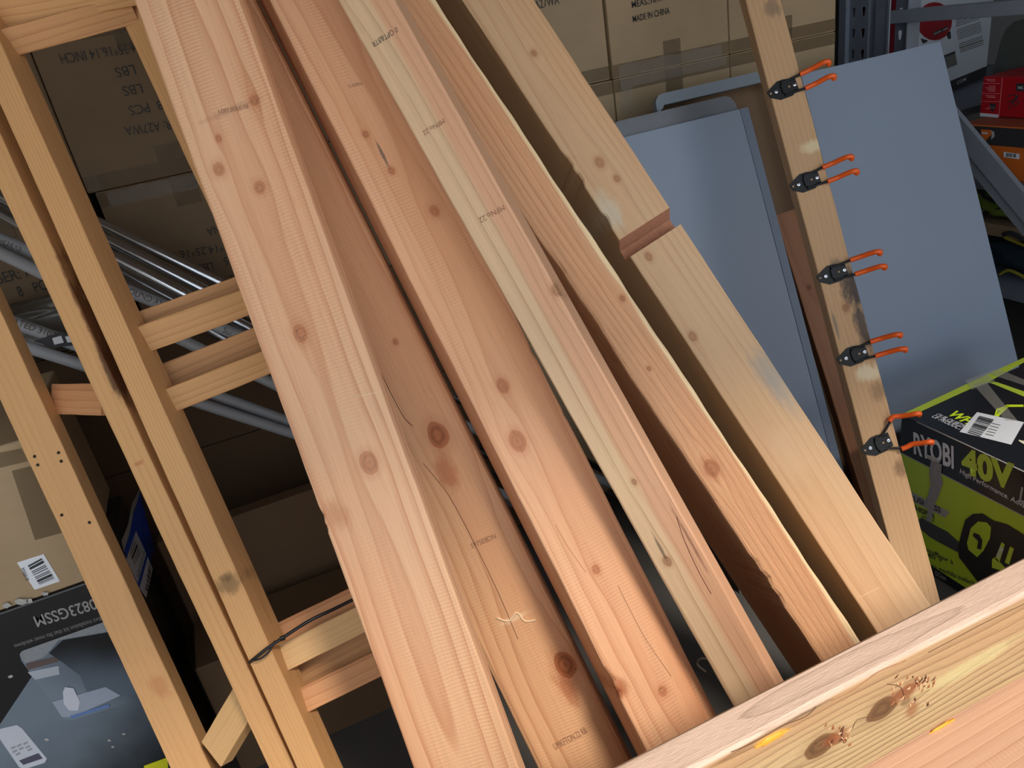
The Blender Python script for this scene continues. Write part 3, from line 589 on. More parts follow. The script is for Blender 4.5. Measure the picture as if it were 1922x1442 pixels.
# crumpled plastic sack behind conduits
def sack(name, c, s, m, label, cat, seed=0, amp=.18, sub=5, fr=4):
    from mathutils import noise as mn
    bm = bmesh.new(); bmesh.ops.create_icosphere(bm, subdivisions=sub, radius=1)
    for v in bm.verts:
        p = v.co.copy(); k = 1 + amp * mn.fractal(p * fr * .5 + Vector((seed, 0, 0)), 1, 2, 4); p = Vector([math.copysign(abs(q) ** .7, q) for q in p])
        v.co = Vector((c[0] + p.x * s[0] * k, c[1] + p.y * s[1] * k, c[2] + p.z * s[2] * k))
    return tag(obj(name, bm, m, smooth=True), label, cat)
sk = plain('dark_translucent_plastic', rgb(96, 92, 84), .3, 0, .3, 18, .6); 
sack('plastic_sack', (-.47, 2.03, 1.115), (.20, .055, .062), sk, 'crumpled dark plastic sack behind the grey conduit printed 310714', 'sack', 3)
pl = on(110, 640, 1, 1.885)
lbp = [on(72, 628, 1, 1.885), on(126, 620, 1, 1.885), on(160, 640, 1, 1.885), on(106, 656, 1, 1.885)]
nb = thing('black_label', 'small black label with white squares lying above the open carton on the left', 'label', lbp[3])
prism('backing', [on(64, 640, 1, 1.885), on(118, 622, 1, 1.885), on(140, 648, 1, 1.885), on(102, 652, 1, 1.885)], NY, .0015, M['barc'], nb)
prism('white_square', [on(98, 635, 1, 1.883), on(115, 630, 1, 1.883), on(120, 643, 1, 1.883), on(102, 647, 1, 1.883)], NY, .001, M['white'], nb)
prism('white_square', [on(122, 632, 1, 1.883), on(134, 630, 1, 1.883), on(138, 642, 1, 1.883), on(127, 643, 1, 1.883)], NY, .001, M['white'], nb)
# ------------------------------------------------------------------ left foreground boxes
AY, AX, AZ = 1.5, -.404, .726
black_print = printed('black_coated_print', (.012, .012, .014), .25, .33)
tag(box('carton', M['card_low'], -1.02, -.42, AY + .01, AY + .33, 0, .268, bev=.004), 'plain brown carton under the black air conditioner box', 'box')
ac = tag(box('air_conditioner_box', black_print, -1.04, AX, AY, AY + .34, .27, AZ, bev=.004, seg=2), 'black air conditioner carton upside down at lower left, remote control pictured on it', 'box')
W = lambda px, py, o=0: on(px, py, 1, AY - o)
def pf(name, pts, m, o=.0006, th=.0004, parent=None): return prism(name, [W(*p, o) for p in pts], NY, th, m, parent or ac)
def grad(name, c0, c1, a, b, rough=.35):
    """printed picture tone running from c0 at a to c1 at b (ink, fixed to the carton)"""
    t = NT(name); tc = t.n('ShaderNodeTexCoord').outputs['Object']; sp = t.n('ShaderNodeSeparateXYZ'); t.L.new(tc, sp.inputs[0])
    d = (b - a); L = d.length_squared
    f = t.math('ADD', t.math('ADD', t.math('MULTIPLY', sp.outputs[0], d.x / L), t.math('MULTIPLY', sp.outputs[2], d.z / L)), -(a.dot(d)) / L, clamp=False)
    f = t.math('ADD', f, t.math('MULTIPLY', t.math('SUBTRACT', t.noise(tc, 9, 3), .5), .5))
    t.L.new(t.mix(t.smooth(f, 0, 1), (*c0, 1), (*c1, 1)), t.b.inputs['Base Color']); t.b.inputs['Roughness'].default_value = rough; return t.m
pf('product_picture', [(0, 1360), (60, 1270), (150, 1330), (330, 1290), (420, 1500), (0, 1500)], grad('ac_blue_haze', rgb(28, 32, 38), rgb(112, 126, 140), W(350, 1420), W(90, 1290)), .0002, .0003)
pp = pf('product_picture', [(37, 1228), (42, 1222), (200, 1166), (270, 1330), (258, 1315), (135, 1352), (122, 1350), (112, 1340), (40, 1240)], grad('picture_wall', rgb(60, 68, 78), rgb(118, 132, 146), W(230, 1200), W(80, 1300)), .0006)
pf('picture_wallpaper', [(37, 1228), (42, 1222), (200, 1166), (204, 1186), (110, 1202), (85, 1232), (48, 1246)], plain('picture_plaster', rgb(134, 138, 144), .5, 0, .25, 200), .0014, .0004, pp)
pf('picture_frame', [(48, 1246), (108, 1232), (110, 1242), (52, 1258)], plain('picture_brown_trim', rgb(92, 78, 76), .5), .0016, .0004, pp)
pf('picture_window', [(52, 1262), (110, 1250), (112, 1266), (66, 1276)], plain('picture_pale_trim', rgb(168, 176, 186), .5), .0016, .0004, pp)
pf('picture_unit', [(92, 1226), (118, 1202), (205, 1188), (262, 1300), (172, 1320), (150, 1268), (118, 1244)], grad('picture_unit_ink', rgb(20, 22, 26), rgb(88, 100, 114), W(180, 1195), W(175, 1290)), .0018, .0004, pp)
pf('picture_stripe', [(98, 1318), (198, 1290), (226, 1306), (136, 1346), (116, 1346)], plain('picture_sill', rgb(150, 160, 178), .5), .0020, .0003, pp)
pf('picture_stripe', [(132, 1344), (204, 1322), (206, 1327), (134, 1349)], plain('picture_blue_line', rgb(96, 124, 178), .5), .0026, .0003, pp)
pf('picture_curtain', [(118, 1300), (122, 1290), (138, 1292), (150, 1318), (146, 1334), (130, 1334), (120, 1322)], plain('picture_white_vase', rgb(196, 200, 214), .5), .0028, .0003, pp)
rm = pf('picture_remote', [(-8, 1376), (2, 1368), (32, 1361), (42, 1368), (88, 1424), (84, 1432), (52, 1442), (44, 1444), (36, 1440)], plain('picture_remote_white', rgb(190, 196, 208), .4), .0010, .0004)
pf('picture_screen', [(36, 1428), (72, 1414), (80, 1424), (44, 1436)], plain('picture_screen_ink', rgb(78, 78, 98), .4), .0018, .0003, rm)
for q in [(25, 1403), (36, 1399), (48, 1395), (28, 1410), (40, 1405), (52, 1402), (34, 1415), (56, 1407)]:
    pf('picture_button', [(q[0] - 5, q[1] + 1), (q[0] + 3, q[1] - 3), (q[0] + 5, q[1]), (q[0] - 3, q[1] + 4)], plain('picture_button_ink', rgb(150, 152, 162), .5) if 'pb' not in M else M['pb'], .0018, .0003, rm)
M['silver'] = plain('silver_ink', rgb(150, 148, 146), .4); M['greyink'] = plain('grey_ink', rgb(116, 114, 112), .5)
def atext(s, a, b, h, m='silver', parent=None): return text('printed_text', s, W(*a), W(*b), NY, h, M[m], parent or ac, .01, .0009)
atext('LW0823GSSM', (215, 1112), (62, 1158), .026); atext('duct installation kit that fits most windows', (190, 1157), (26, 1210), .010, 'greyink'); atext('LG', (33, 1389), (18, 1393), .008, 'greyink', rm)
for s, a, b in [('- -', (213, 1262), (204, 1268))]: atext(s, a, b, .006)
# worn edge of the box
worn = plain('scuffed_paper', rgb(168, 168, 164), .8, 0, .3, 80, .5)
def flake(px, py, s, seed, parent, f=W):
    rnd = random.Random(seed); pts = [(px + rnd.uniform(.6, 1) * s * math.cos(a), py + rnd.uniform(.3, .6) * s * math.sin(a)) for a in [k * .7 for k in range(9)]]
    prism('scuff', [f(*p, .001) for p in pts], NY, .0008, worn, parent)
for i, (px, py, s) in enumerate([(40, 1130, 14), (55, 1128, 9), (12, 1137, 10), (85, 1115, 8), (20, 1270, 6), (88, 1388, 5), (205, 1390, 4), (232, 1378, 4), (212, 1402, 4)]): flake(px, py, s, i, ac)
ys = plain('yellow_sticker', rgb(196, 196, 30), .4)
pf('sticker', [(270, 1438), (314, 1422), (318, 1470), (276, 1480)], ys, .0012)
# its right side
S = lambda px, py, o=0: on(px, py, 0, AX + o)
PX = (1, 0, 0)
blue = plain('blue_print', rgb(22, 78, 196), .35)
prism('blue_band', [S(*p) for p in [(262, 925), (232, 1030), (262, 1110), (290, 1030)]], PX, .0008, blue, ac)
prism('torn_edge', [S(*p, .001) for p in [(262, 918), (248, 945), (240, 985), (228, 1015), (232, 1034), (243, 1000), (250, 960), (258, 940)]], PX, .0010, worn, ac)
lb = prism('shipping_label', [S(*p, .001) for p in [(255, 998), (274, 1040), (258, 1093), (237, 1050)]], PX, .0008, M['white'], ac)
lb2 = prism('shipping_label', [S(*p, .001) for p in [(277, 1046), (286, 1068), (274, 1122), (262, 1104)]], PX, .0008, M['white'], ac)
def bars(p00, p10, p01, p11, n, f, nrm, parent, seed=0, o=.002):
    """barcode between four pixel corners on one face"""
    rnd = random.Random(seed); bm = bmesh.new(); x = 0; nrm = Vector(nrm); a, b, c, d = [f(*p, o) for p in (p00, p10, p01, p11)]
    while x < 1:
        w = rnd.choice([.5, .5, 1, 1.6]) / n; e = min(1, x + w)
        q = [a.lerp(b, x), a.lerp(b, e), c.lerp(d, e), c.lerp(d, x)]
        bm.faces.new([bm.verts.new(v + nrm * .0004) for v in q]); x = e + rnd.choice([.5, .8, 1.2]) / n
    return obj('barcode', bm, M['barc'], parent)
bars((252, 1012), (264, 1036), (243, 1040), (252, 1060), 8, S, PX, lb, 3); bars((280, 1058), (272, 1108), (284, 1070), (277, 1112), 18, S, PX, lb2, 4)
text('printed_text', 'M20RWHA00-FOB', S(258, 1088), S(271, 1040), PX, .010, M['barc'], lb, lift=.002); text('printed_text', 'Customer', S(287, 1134), S(292, 1104), PX, .006, M['greyink'], ac, lift=.001)
# open carton on top of it
KX, KZ = -.43, 1.051
kc = tag(box('carton', M['card_tan'], -1.04, KX, AY + .004, 1.88, AZ + .001, KZ, bev=.003), 'tan carton with white barcode sticker, standing on the black air conditioner box', 'box')
W2 = lambda px, py, o=0: on(px, py, 1, AY + .004 - o)
st = prism('sticker', [W2(*p, .0003) for p in [(32, 1056), (82, 1040), (113, 1091), (65, 1107)]], NY, .0008, M['white'], kc)
bars((52, 1062), (74, 1098), (78, 1048), (102, 1086), 14, W2, NY, st, 7, .0016); text('printed_text', 'A149WA', W2(56, 1088), W2(46, 1064), NY, .007, M['barc'], st, lift=.002)
prism('packing_tape', [W2(*p, .0003) for p in [(22, 884), (86, 868), (132, 996), (66, 1014)]], NY, .0006, M['tape'], kc)
prism('packing_tape', [W2(*p, .0010) for p in [(-60, 862), (40, 842), (52, 866), (-50, 890)]], NY, .0006, M['tape'], kc)
# cartons low behind the frames, their deep shade painted into the brown
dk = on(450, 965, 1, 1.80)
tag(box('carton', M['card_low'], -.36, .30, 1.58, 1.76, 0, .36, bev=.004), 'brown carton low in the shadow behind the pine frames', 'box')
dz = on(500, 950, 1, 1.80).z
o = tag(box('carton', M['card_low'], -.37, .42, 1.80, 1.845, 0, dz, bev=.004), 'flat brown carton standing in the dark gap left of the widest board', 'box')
# ------------------------------------------------------------------ leaning panels
def lean(name, xl, xr, yt, zt, ppx, label, cat, m, th=.012, rad=0, rim=None, xr_pt=True, foot=.002):
    """sheet leaning on the wall: top edge from xl to xr at (yt, zt); ppx is a pixel its right edge passes through"""
    if isinstance(ppx, tuple): q = on(*ppx, 0, xr); s = (yt - q.y) / (zt - q.z)
    else: s = ppx
    d = Vector((0, s, 1)).normalized(); n = Vector((0, -1, s)).normalized()
    top = Vector((0, yt, zt)); H = (zt - foot) / d.z
    def P(x, h, o=0): return Vector((x, 0, 0)) + top - d * h + n * o
    r = rad; out = []
    if r:
        for k in range(7): a = math.pi / 2 * k / 6; out.append((xl + r - r * math.cos(a), r - r * math.sin(a)))
        for k in range(7): a = math.pi / 2 * k / 6; out.append((xr - r + r * math.sin(a), r - r * math.cos(a)))
    else: out = [(xl, 0), (xr, 0)]
    out += [(xr, H), (xl, H)]
    bm = bmesh.new(); a = [bm.verts.new(P(x, h)) for x, h in out]; b = [bm.verts.new(P(x, h, -th)) for x, h in out]
    bm.faces.new(a); bm.faces.new(b[::-1])
    for i in range(len(a)): bm.faces.new((a[i], b[i], b[(i + 1) % len(a)], a[(i + 1) % len(a)]))
    bmesh.ops.recalc_face_normals(bm, faces=bm.faces)
    return tag(obj(name, bm, m), label, cat), P, s, H
p = on(1765, 78, 1, 1.95); pl0 = on(1503, 133, 1, 1.95)
lean('laminate_panel', pl0.x, p.x, 1.95, p.z, (1905, 655), 'large blank blue-grey panel leaning behind the hook stud', 'panel', M['panel'], .018)
p = on(1388, 205, 1, 1.90)
oP, P2, s2_, H2 = lean('laminate_panel', 1.07, p.x, 1.90, p.z, (1553, 830), 'blue-grey panel with a raised right edge, leaning right of the notched timber', 'panel', M['panel'], .012)
bm = bmesh.new(); q = [P2(p.x + .0005, 0, .004), P2(p.x + .032, 0, .004), P2(p.x + .032, H2, .004), P2(p.x + .0005, H2, .004)]
prism('edge_strip', [P2(p.x + .0005, 0, -.008), P2(p.x + .028, 0, -.008), P2(p.x + .028, H2, -.008), P2(p.x + .0005, H2, -.008)], (0, -1, s2_), .010, M['panel_e'], oP)
p = on(1370, 178, 1, 1.935)
lean('metal_sheet', 1.05, p.x + .012, 1.935, p.z, s2_, 'stained galvanised sheet with a rounded corner, peeking above the blue-grey panel', 'metal sheet', M['tblmetal'], .006, rad=.035)
# folding table leg frame behind (flat rounded bar)
a = on(1222, 186, 1, 2.0); b = on(1424, 141, 1, 2.0)
ft = thing('folding_table', 'grey rounded-corner folding table edge showing behind the galvanised sheet', 'table', (a.x, 1.9, 0))
def Q(x, z): 
    s = s2_ * .9; return Vector((x, 2.0 - (a.z - z) * s, z))
zt = a.z + .004; bm = bmesh.new()
hb = .030; X0, X1, r = a.x - .002, b.x + .08, .03
outer = [(X0, .12), (X0, r)] + [(X0 + r - r * math.cos(t * math.pi / 12), r - r * math.sin(t * math.pi / 12)) for t in range(1, 7)] + [(X1, 0)]
inner = [(X0 + .012, .12), (X0 + .012, hb + .012)] + [(X0 + .018 + .008 * t / 6, hb + .010 - .010 * t / 6) for t in range(1, 7)] + [(X1, hb)]
nq = Vector((0, -1, s2_ * .9)).normalized()
av = [bm.verts.new(Q(x, zt - h) + nq * .02) for x, h in outer]; iv = [bm.verts.new(Q(x, zt - h) + nq * .02) for x, h in inner]
av2 = [bm.verts.new(Q(x, zt - h)) for x, h in outer]; iv2 = [bm.verts.new(Q(x, zt - h)) for x, h in inner]
for i in range(len(av) - 1):
    bm.faces.new((av[i], av[i+1], iv[i+1], iv[i])); bm.faces.new((av2[i], iv2[i], iv2[i+1], av2[i+1])); bm.faces.new((av[i], av2[i], av2[i+1], av[i+1])); bm.faces.new((iv[i], iv[i+1], iv2[i+1], iv2[i]))
bmesh.ops.recalc_face_normals(bm, faces=bm.faces); obj('table_rim', bm, M['tblgrey'], ft)
q0 = Q(X0 + .012, zt - .12)
tube('table_leg', [q0 + Vector((0, 0, .08)), Q(X0 + .012, .012)], .010, M['steel_d'], ft)
tube('table_leg', [Q(X1 - .02, zt - .02), Q(X1 - .02, .012)], .010, M['steel_d'], ft)
mK = wood('old_panel_wood', rgb(112, 88, 66), rgb(78, 58, 44), rings=160, cx=.3, cy=.05, warp=.01, contrast=.6, seed=61)
pk = on(1410, 150, 1, 2.06)
oK, _, _, _ = lean('plywood_sheet', 1.30, 1.70, 2.06, pk.z - .01, s2_ * .9, 'dark brown plywood sheet standing between the grey panel and the hook stud', 'plywood', mK, .012)
ktop = deep(1475, 398, 2.28); kb = deep(1700, 1120, 2.34)
Km = Board(ktop, kb, Vector((-.2524, -.8646, .4345)), .07, .038, ktop.z)
lumber(Km, 'short dark reddish board end standing in shadow left of the hook stud', 'board', wood('old_red_board', rgb(140, 96, 68), rgb(98, 58, 38), rings=90, cx=.0, cy=.05, warp=.02, contrast=.7, seed=63, knots=Km.knots([(1518, 540, .007)])), seed=31, name='lumber_board')
# ------------------------------------------------------------------ leaf blower carton
RX, RY, RZ = 1.529, 1.35, .459
green = printed('lime_print', rgb(166, 190, 44), .10, .4); blk = printed('blower_box_black', rgb(26, 30, 36), .35, .3)
bb = tag(box('leaf_blower_box', blk, RX, RX + .62, RY - .62, RY, .002, RZ, bev=.003, seg=2), 'black and lime carton for a 40V leaf blower at the right edge', 'box')
Rs = lambda px, py, o=0: on(px, py, 0, RX - o); Rt = lambda px, py, o=0: on(px, py, 2, RZ + o); NX = (-1, 0, 0); UP = (0, 0, 1)
def rs(name, pts, m, o=.0004, th=.0004, parent=None): return prism(name, [Rs(*p, o) for p in pts], NX, th, m, parent or bb)
def rt(name, pts, m, o=.0004, th=.0004, parent=None): return prism(name, [Rt(*p, o) for p in pts], UP, th, m, parent or bb)
a = Rs(1698, 850); b = Rs(1920, 975); c = Rs(1750, 1064); d = Rs(1820, 1107)
yb0 = RY - .003; yb1 = RY - .60
def lerpz(P, Q_, y): return P.z + (Q_.z - P.z) * (y - P.y) / (Q_.y - P.y)
zt_ = (a.z + b.z) / 2; zb_ = (c.z + d.z) / 2
prism('lime_panel', [Vector((RX, yb0, zt_)), Vector((RX, yb1, zt_)), Vector((RX, yb1, zb_)), Vector((RX, yb0, zb_))], NX, .0004, green, bb)
prism('panel_outline', [Vector((RX, yb0, zt_ + .003)), Vector((RX, yb1, zt_ + .003)), Vector((RX, yb1, zt_)), Vector((RX, yb0, zt_))], NX, .0006, M['silver'], bb)
M['pale'] = plain('pale_print', rgb(206, 208, 216), .4); M['lime'] = plain('lime_ink', rgb(176, 198, 60), .4); M['limeb'] = plain('bright_lime_ink', rgb(206, 232, 40), .4); M['toolblk'] = plain('tool_picture_black', rgb(30, 31, 32), .45, 0, .2, 40); M['toolgrey'] = plain('tool_picture_grey', rgb(60, 62, 66), .45)
def rtext(s, p0, p1, h, m, bold=.02, parent=None, lift=.0012): return text('printed_text', s, Rs(*p0), Rs(*p1), NX, h, M[m], parent or bb, bold, lift)
rtext('RYOBI', (1716, 850), (1791, 879), .062, 'pale', .03); rtext('40V', (1806, 884), (1905, 920), .066, 'lime', .05); rtext('LITHIUM', (1913, 940), (2010, 990), .04, 'silver', .03)
rtext('High Performance. Advanced', (1802, 888), (1950, 968), .014, 'pale', .01)
rs('silver_tag', [(1706, 921), (1782, 961), (1774, 972), (1704, 937)], M['silver'], .0012); rtext('BRUSHLESS', (1702, 934), (1767, 963), .017, 'barc', .03, lift=.002)
rtext('WHISPER', (1706, 952), (1756, 975), .016, 'barc', .03); rtext('SERIES', (1730, 970), (1755, 981), .006, 'barc', .01)
rtext('Ensemble souffleur à', (1690, 1010), (1790, 1060), .014, 'barc', .01); rtext('dos de 40 V', (1700, 1030), (1771, 1056), .014, 'barc', .01); rtext('Sopladora para mochila inalámbrica', (1700, 1044), (1850, 1108), .014, 'barc', .01)
rtext('EZClean', (1756, 1079), (1776, 1090), .014, 'silver', .01)
# pictured blower
bp_ = rs('picture_blower', [(1722, 977), (1730, 972), (1762, 990), (1778, 998), (1800, 1018), (1804, 1034), (1796, 1036), (1762, 1018), (1745, 1008), (1724, 990)], M['toolgrey'], .0012)
rs('picture_hand_loop', [(1800, 1046), (1798, 1028), (1806, 996), (1812, 976), (1826, 965), (1844, 964), (1866, 978), (1890, 984), (1922, 1004), (1960, 1030), (1980, 1100), (1900, 1140), (1838, 1096), (1820, 1072)], M['toolblk'], .0018, .0004, bp_)
rs('picture_opening', [(1815, 1020), (1822, 992), (1836, 979), (1852, 981), (1860, 990), (1858, 1010), (1846, 1034), (1834, 1046), (1818, 1032)], green, .0026, .0004, bp_)
rs('picture_trigger', [(1828, 1000), (1838, 1004), (1844, 1014), (1842, 1032), (1834, 1030), (1836, 1016), (1826, 1006)], M['toolblk'], .0034, .0004, bp_)
rs('picture_badge', [(1880, 1018), (1886, 1022), (1876, 1056), (1868, 1050)], M['lime'], .0026, .0004, bp_); rs('picture_badge', [(1896, 1026), (1903, 1030), (1894, 1060), (1886, 1056)], M['lime'], .0026, .0004, bp_)
rs('picture_badge', [(1862, 1050), (1868, 1046), (1892, 1072), (1876, 1070), (1862, 1066)], M['lime'], .0026, .0004, bp_)
rtext('RYOBI', (1878, 1048), (1886, 1030), .010, 'pale', .02, bp_, .004)
rs('torn_paper', [(1748, 862), (1768, 872), (1766, 890), (1770, 906), (1762, 930), (1754, 948), (1748, 980), (1738, 978), (1742, 956), (1732, 950), (1742, 930), (1747, 908), (1744, 888)], plain('torn_grey_paper', rgb(136, 134, 136), .85, 0, .2, 80), .0022)
rs('scuff', [(1738, 852), (1752, 858), (1765, 868), (1752, 866), (1740, 860)], worn, .0026)
# top face
prism('lime_edge_flap', [Rt(*p, .0006) for p in [(1698, 776), (1834, 712), (1930, 668), (1930, 676), (1850, 720), (1826, 728), (1712, 780)]], UP, .0006, M['lime'], bb)
rt('lime_edge_flap', [(1852, 716), (1872, 718), (1930, 738), (1930, 748)], M['lime'])
text('printed_text', 'WHISPER', Rt(1776, 778), Rt(1872, 826), UP, .034, M['limeb'], bb, .03, .0008)
text('printed_text', 'OUR QUIETEST LINE', Rt(1754, 780), Rt(1838, 818), UP, .016, M['pale'], bb, .015, .0008); text('printed_text', 'OF PRODUCTS', Rt(1747, 783), Rt(1806, 810), UP, .016, M['pale'], bb, .015, .0008)
for qd in ([(1866, 782), (1872, 784), (1893, 764), (1889, 760)], [(1889, 760), (1893, 764), (1921, 764), (1921, 760)], [(1866, 782), (1870, 768), (1893, 760), (1893, 764), (1874, 772)]):
    rt('hexagon_outline', qd, M['limeb'], .0006)
sl = rt('shipping_label', [(1834, 774), (1922, 793), (1898, 835), (1801, 811)], M['white'], .0012, .0004)
bars((1816, 812), (1838, 781), (1840, 820), (1866, 788), 24, Rt, UP, sl, 5, .0022)
for k in range(5): 
    q = (1868 + k * .2, 800 + k * 5); rt('label_print', [(1862 - k * 3, 794 + k * 5), (1878 - k * 3, 798 + k * 5), (1877 - k * 3, 799 + k * 5), (1861 - k * 3, 795.2 + k * 5)], M['greyink'], .0020, .0003, sl)
rt('sticker', [(1912, 826), (1940, 832), (1940, 846), (1912, 828)], plain('cream_sticker', rgb(222, 220, 190), .5), .0012)
rt('clear_tape', [(1826, 722), (1850, 716), (1910, 790), (1888, 790)], M['clear'], .0020); rt('clear_tape', [(1850, 700), (1872, 692), (1930, 716), (1930, 726)], M['clear'], .0024)
rt('clear_tape', [(1812, 714), (1852, 700), (1868, 716), (1824, 732)], M['clear'], .0030)
tube('worn_edge', [Vector((RX, RY - .05, RZ)), Vector((RX, RY - .2, RZ + .0006)), Vector((RX, RY - .62, RZ))], .0016, worn, bb, 6)
# ------------------------------------------------------------------ pallet rack at right
KXr = 2.5
def keyplate(name, P0, ey, ez, w, h, holes, m, parent, th=.002, n=NX):
    """flat steel face with real keyhole slots cut through it"""
    cu = bpy.data.curves.new(name, 'CURVE'); cu.dimensions = '2D'; cu.fill_mode = 'BOTH'; cu.extrude = th / 2
    def sp(pts):
        s = cu.splines.new('POLY'); s.points.add(len(pts) - 1); s.use_cyclic_u = True
        for q, (x, y) in zip(s.points, pts): q.co = (x, y, 0, 1)
    sp([(0, 0), (w, 0), (w, h), (0, h)])
    for (hx, hy) in holes:
        sp([(hx + .009 * math.cos(a), hy + .008 * math.sin(a)) for a in [k * math.pi / 7 for k in range(8)]] + [(hx - .005, hy - .022), (hx - .003, hy - .026), (hx + .003, hy - .026), (hx + .005, hy - .022)])
    o = bpy.data.objects.new('t', cu); C.objects.link(o); dg = bpy.context.evaluated_depsgraph_get(); dg.update()
    me = bpy.data.meshes.new_from_object(o.evaluated_get(dg)); bpy.data.objects.remove(o); bm = bmesh.new(); bm.from_mesh(me)
    for v in bm.verts: v.co = Vector(P0) + Vector(ey) * v.co.x + Vector(ez) * v.co.y - Vector(n) * (th / 2 - v.co.z * 0) + Vector(n) * v.co.z
    return obj(name, bm, m, parent)
Y = lambda px, py=60, x=KXr: on(px, py, 0, x).y
rk1 = thing('pallet_rack', 'grey steel rack upright with two rows of keyhole slots beside the stacked cartons', 'rack', (KXr, Y(1612), 0), 'grey steel pallet racking')
y0, y1 = Y(1629), Y(1594); zh = on(1605, 58, 0, KXr).z
keyplate('upright', (KXr, y0, 0), (0, 1, 0), (0, 0, 1), y1 - y0, 2.6, [(hx * (y1 - y0), zh + k * .0535 * 1.42 - .0) for k in range(-4, 6) for hx in (.26, .78)], M['steel_d'], rk1)
box('upright_flange', M['steel_d'], KXr + .002, KXr + .06, y1 - .002, y1, 0, 2.6, rk1); box('upright_flange', M['steel_d'], KXr + .002, KXr + .06, y0, y0 + .002, 0, 2.6, rk1)
box('upright_lip', M['steel_d'], KXr - .02, KXr, y1, y1 + .035, 0, 2.6, rk1)
rk2 = thing('pallet_rack', 'grey steel rack end frame at upper right with a horizontal and a diagonal brace', 'rack', (KXr, Y(1668), 0), 'grey steel pallet racking')
y0, y1, y2 = Y(1668), Y(1642), Y(1701)
box('upright', M['steel_d'], KXr, KXr + .003, y0, y1, 0, 2.6, rk2); box('upright', M['steel'], KXr - .006, KXr, y0 - .008, y0 + .006, 0, 2.6, rk2, .002)
keyplate('upright', (KXr + .03, y2, 0), (0, 1, 0), (0, 0, 1), y0 - y2, 2.6, [(.70 * (y0 - y2), on(1672, 62, 0, KXr + .03).z + k * .076) for k in range(-4, 6)], M['steel_d'], rk2)
box('upright_flange', M['steel'], KXr - .0, KXr + .06, y2 - .004, y2, 0, 2.6, rk2)
zA = on(1800, 36, 0, KXr).z; zB = on(1922, -4, 0, KXr).z; yF = 1.42
box('horizontal_brace', M['steel'], KXr - .004, KXr + .03, yF, y0, zA, zB - .004, rk2, .002)
box('upright', M['steel_d'], KXr, KXr + .07, yF - .075, yF, 0, 2.6, rk2, .002)
T = lambda px, py: on(px, py, 0, KXr)
t0, t1 = T(1823, 232), T(1922, 350); m0, m1 = T(1819, 281), T(1901, 380); l0, l1 = T(1830, 326), T(1922, 437)
def ext(a, b, y): return a + (b - a) * ((y - a.y) / (b.y - a.y))
yE = on(1792, 205, 0, KXr).y
prism('diagonal_brace', [ext(t0, t1, yE), ext(t0, t1, yF), ext(m0, m1, yF), ext(m0, m1, yE)], NX, .022, M['steel'], rk2)
prism('diagonal_brace', [ext(m0, m1, yE), ext(m0, m1, yF), ext(l0, l1, yF), ext(l0, l1, yE)], NX, .012, M['steel'], rk2)
# things on the rack
XO = 2.62; ZO = on(1922, 343, 0, XO).z
tag(box('red_carton', printed('red_dark_print', rgb(110, 14, 30), .05), KXr + .065, KXr + .12, Y(1642) + .004, Y(1594) + .02, 0.002, 2.0), 'dark red carton glimpsed between the two rack uprights', 'box')
tag(box('shelf_board', M['steel_d'], KXr + .075, 4.0, yF, 2.28, ZO - .03, ZO - .002), 'grey shelf deck of the pallet rack carrying the orange carton', 'shelf')
# white compressor carton, turned a little
vd = (R @ Vector((3007 - CX, -350 - CY, F_PX))); vd.z = 0; vd.normalize()
c0 = deep(1852, 124, 3.75); nn = Vector((0, 0, 1)).cross(vd); nn = -nn if nn.dot(CAM - c0) < 0 else nn
V = lambda px, py, o=0: hit(px, py, c0 + nn * o, nn)
whp = printed('white_print', rgb(206, 214, 224), .05, .4)
bl = V(1640, 212); ht = .36
def vbox(name, a, b, z0, z1, d, m, parent=None):
    bm = bmesh.new(); q = [a, b, b - nn * d, a - nn * d]
    lo = [bm.verts.new((p.x, p.y, z0)) for p in q]; hi = [bm.verts.new((p.x, p.y, z1)) for p in q]
    bm.faces.new(lo); bm.faces.new(hi[::-1])
    for i in range(4): bm.faces.new((lo[i], lo[(i+1) % 4], hi[(i+1) % 4], hi[i]))
    bmesh.ops.recalc_face_normals(bm, faces=bm.faces); return obj(name, bm, m, parent)
zwb = c0.z
cz = thing('compressor_box', 'white carton picturing a red air compressor, up on the rack', 'box', (c0.x, c0.y, 1.0))
left = V(1664, 150); left.z = c0.z
vbox('white_panel', left, c0, zwb, zwb + .6, .2, whp, cz); vbox('black_base', left, c0, zwb - .05, zwb - .0005, .2, M['barc'], cz)
def vp(name, pts, m, o=.001, parent=None): return prism(name, [V(*p, o) for p in pts], nn, .0006, m, parent or cz)
redt = plain('compressor_red', rgb(150, 26, 38), .4, 0, .2, 10)
circ = [(1754 + 33 * math.cos(a), 40 + 36 * math.sin(a)) for a in [k * math.pi / 10 for k in range(20)]]
pc = vp('pictured_tank', circ, redt)
vp('pictured_band', [(1752, 60), (1779, 49), (1780, 55), (1753, 67)], M['barc'], .002, pc); text('printed_text', 'PORTER + CABLE', V(1753, 66, .003), V(1779, 54, .003), nn, .008, M['pale'], pc, .01)
vp('pictured_foot', [(1728, 72), (1732, 82), (1738, 80), (1742, 76)], M['barc'], .001, pc); vp('pictured_foot', [(1776, 64), (1780, 74), (1785, 72), (1784, 58)], M['barc'], .001, pc)
for r_, (yy, n_) in enumerate([(34, 4), (52, 3), (62, 3), (78, 3), (86, 3)]):
    for k in range(n_): vp('text_line', [(1794 + r_ * 2, yy + 4 + k * 3.6), (1838 + r_ * 2, yy - 11 + k * 3.6), (1838 + r_ * 2, yy - 9.5 + k * 3.6), (1794 + r_ * 2, yy + 5.6 + k * 3.6)], M['greyink'])
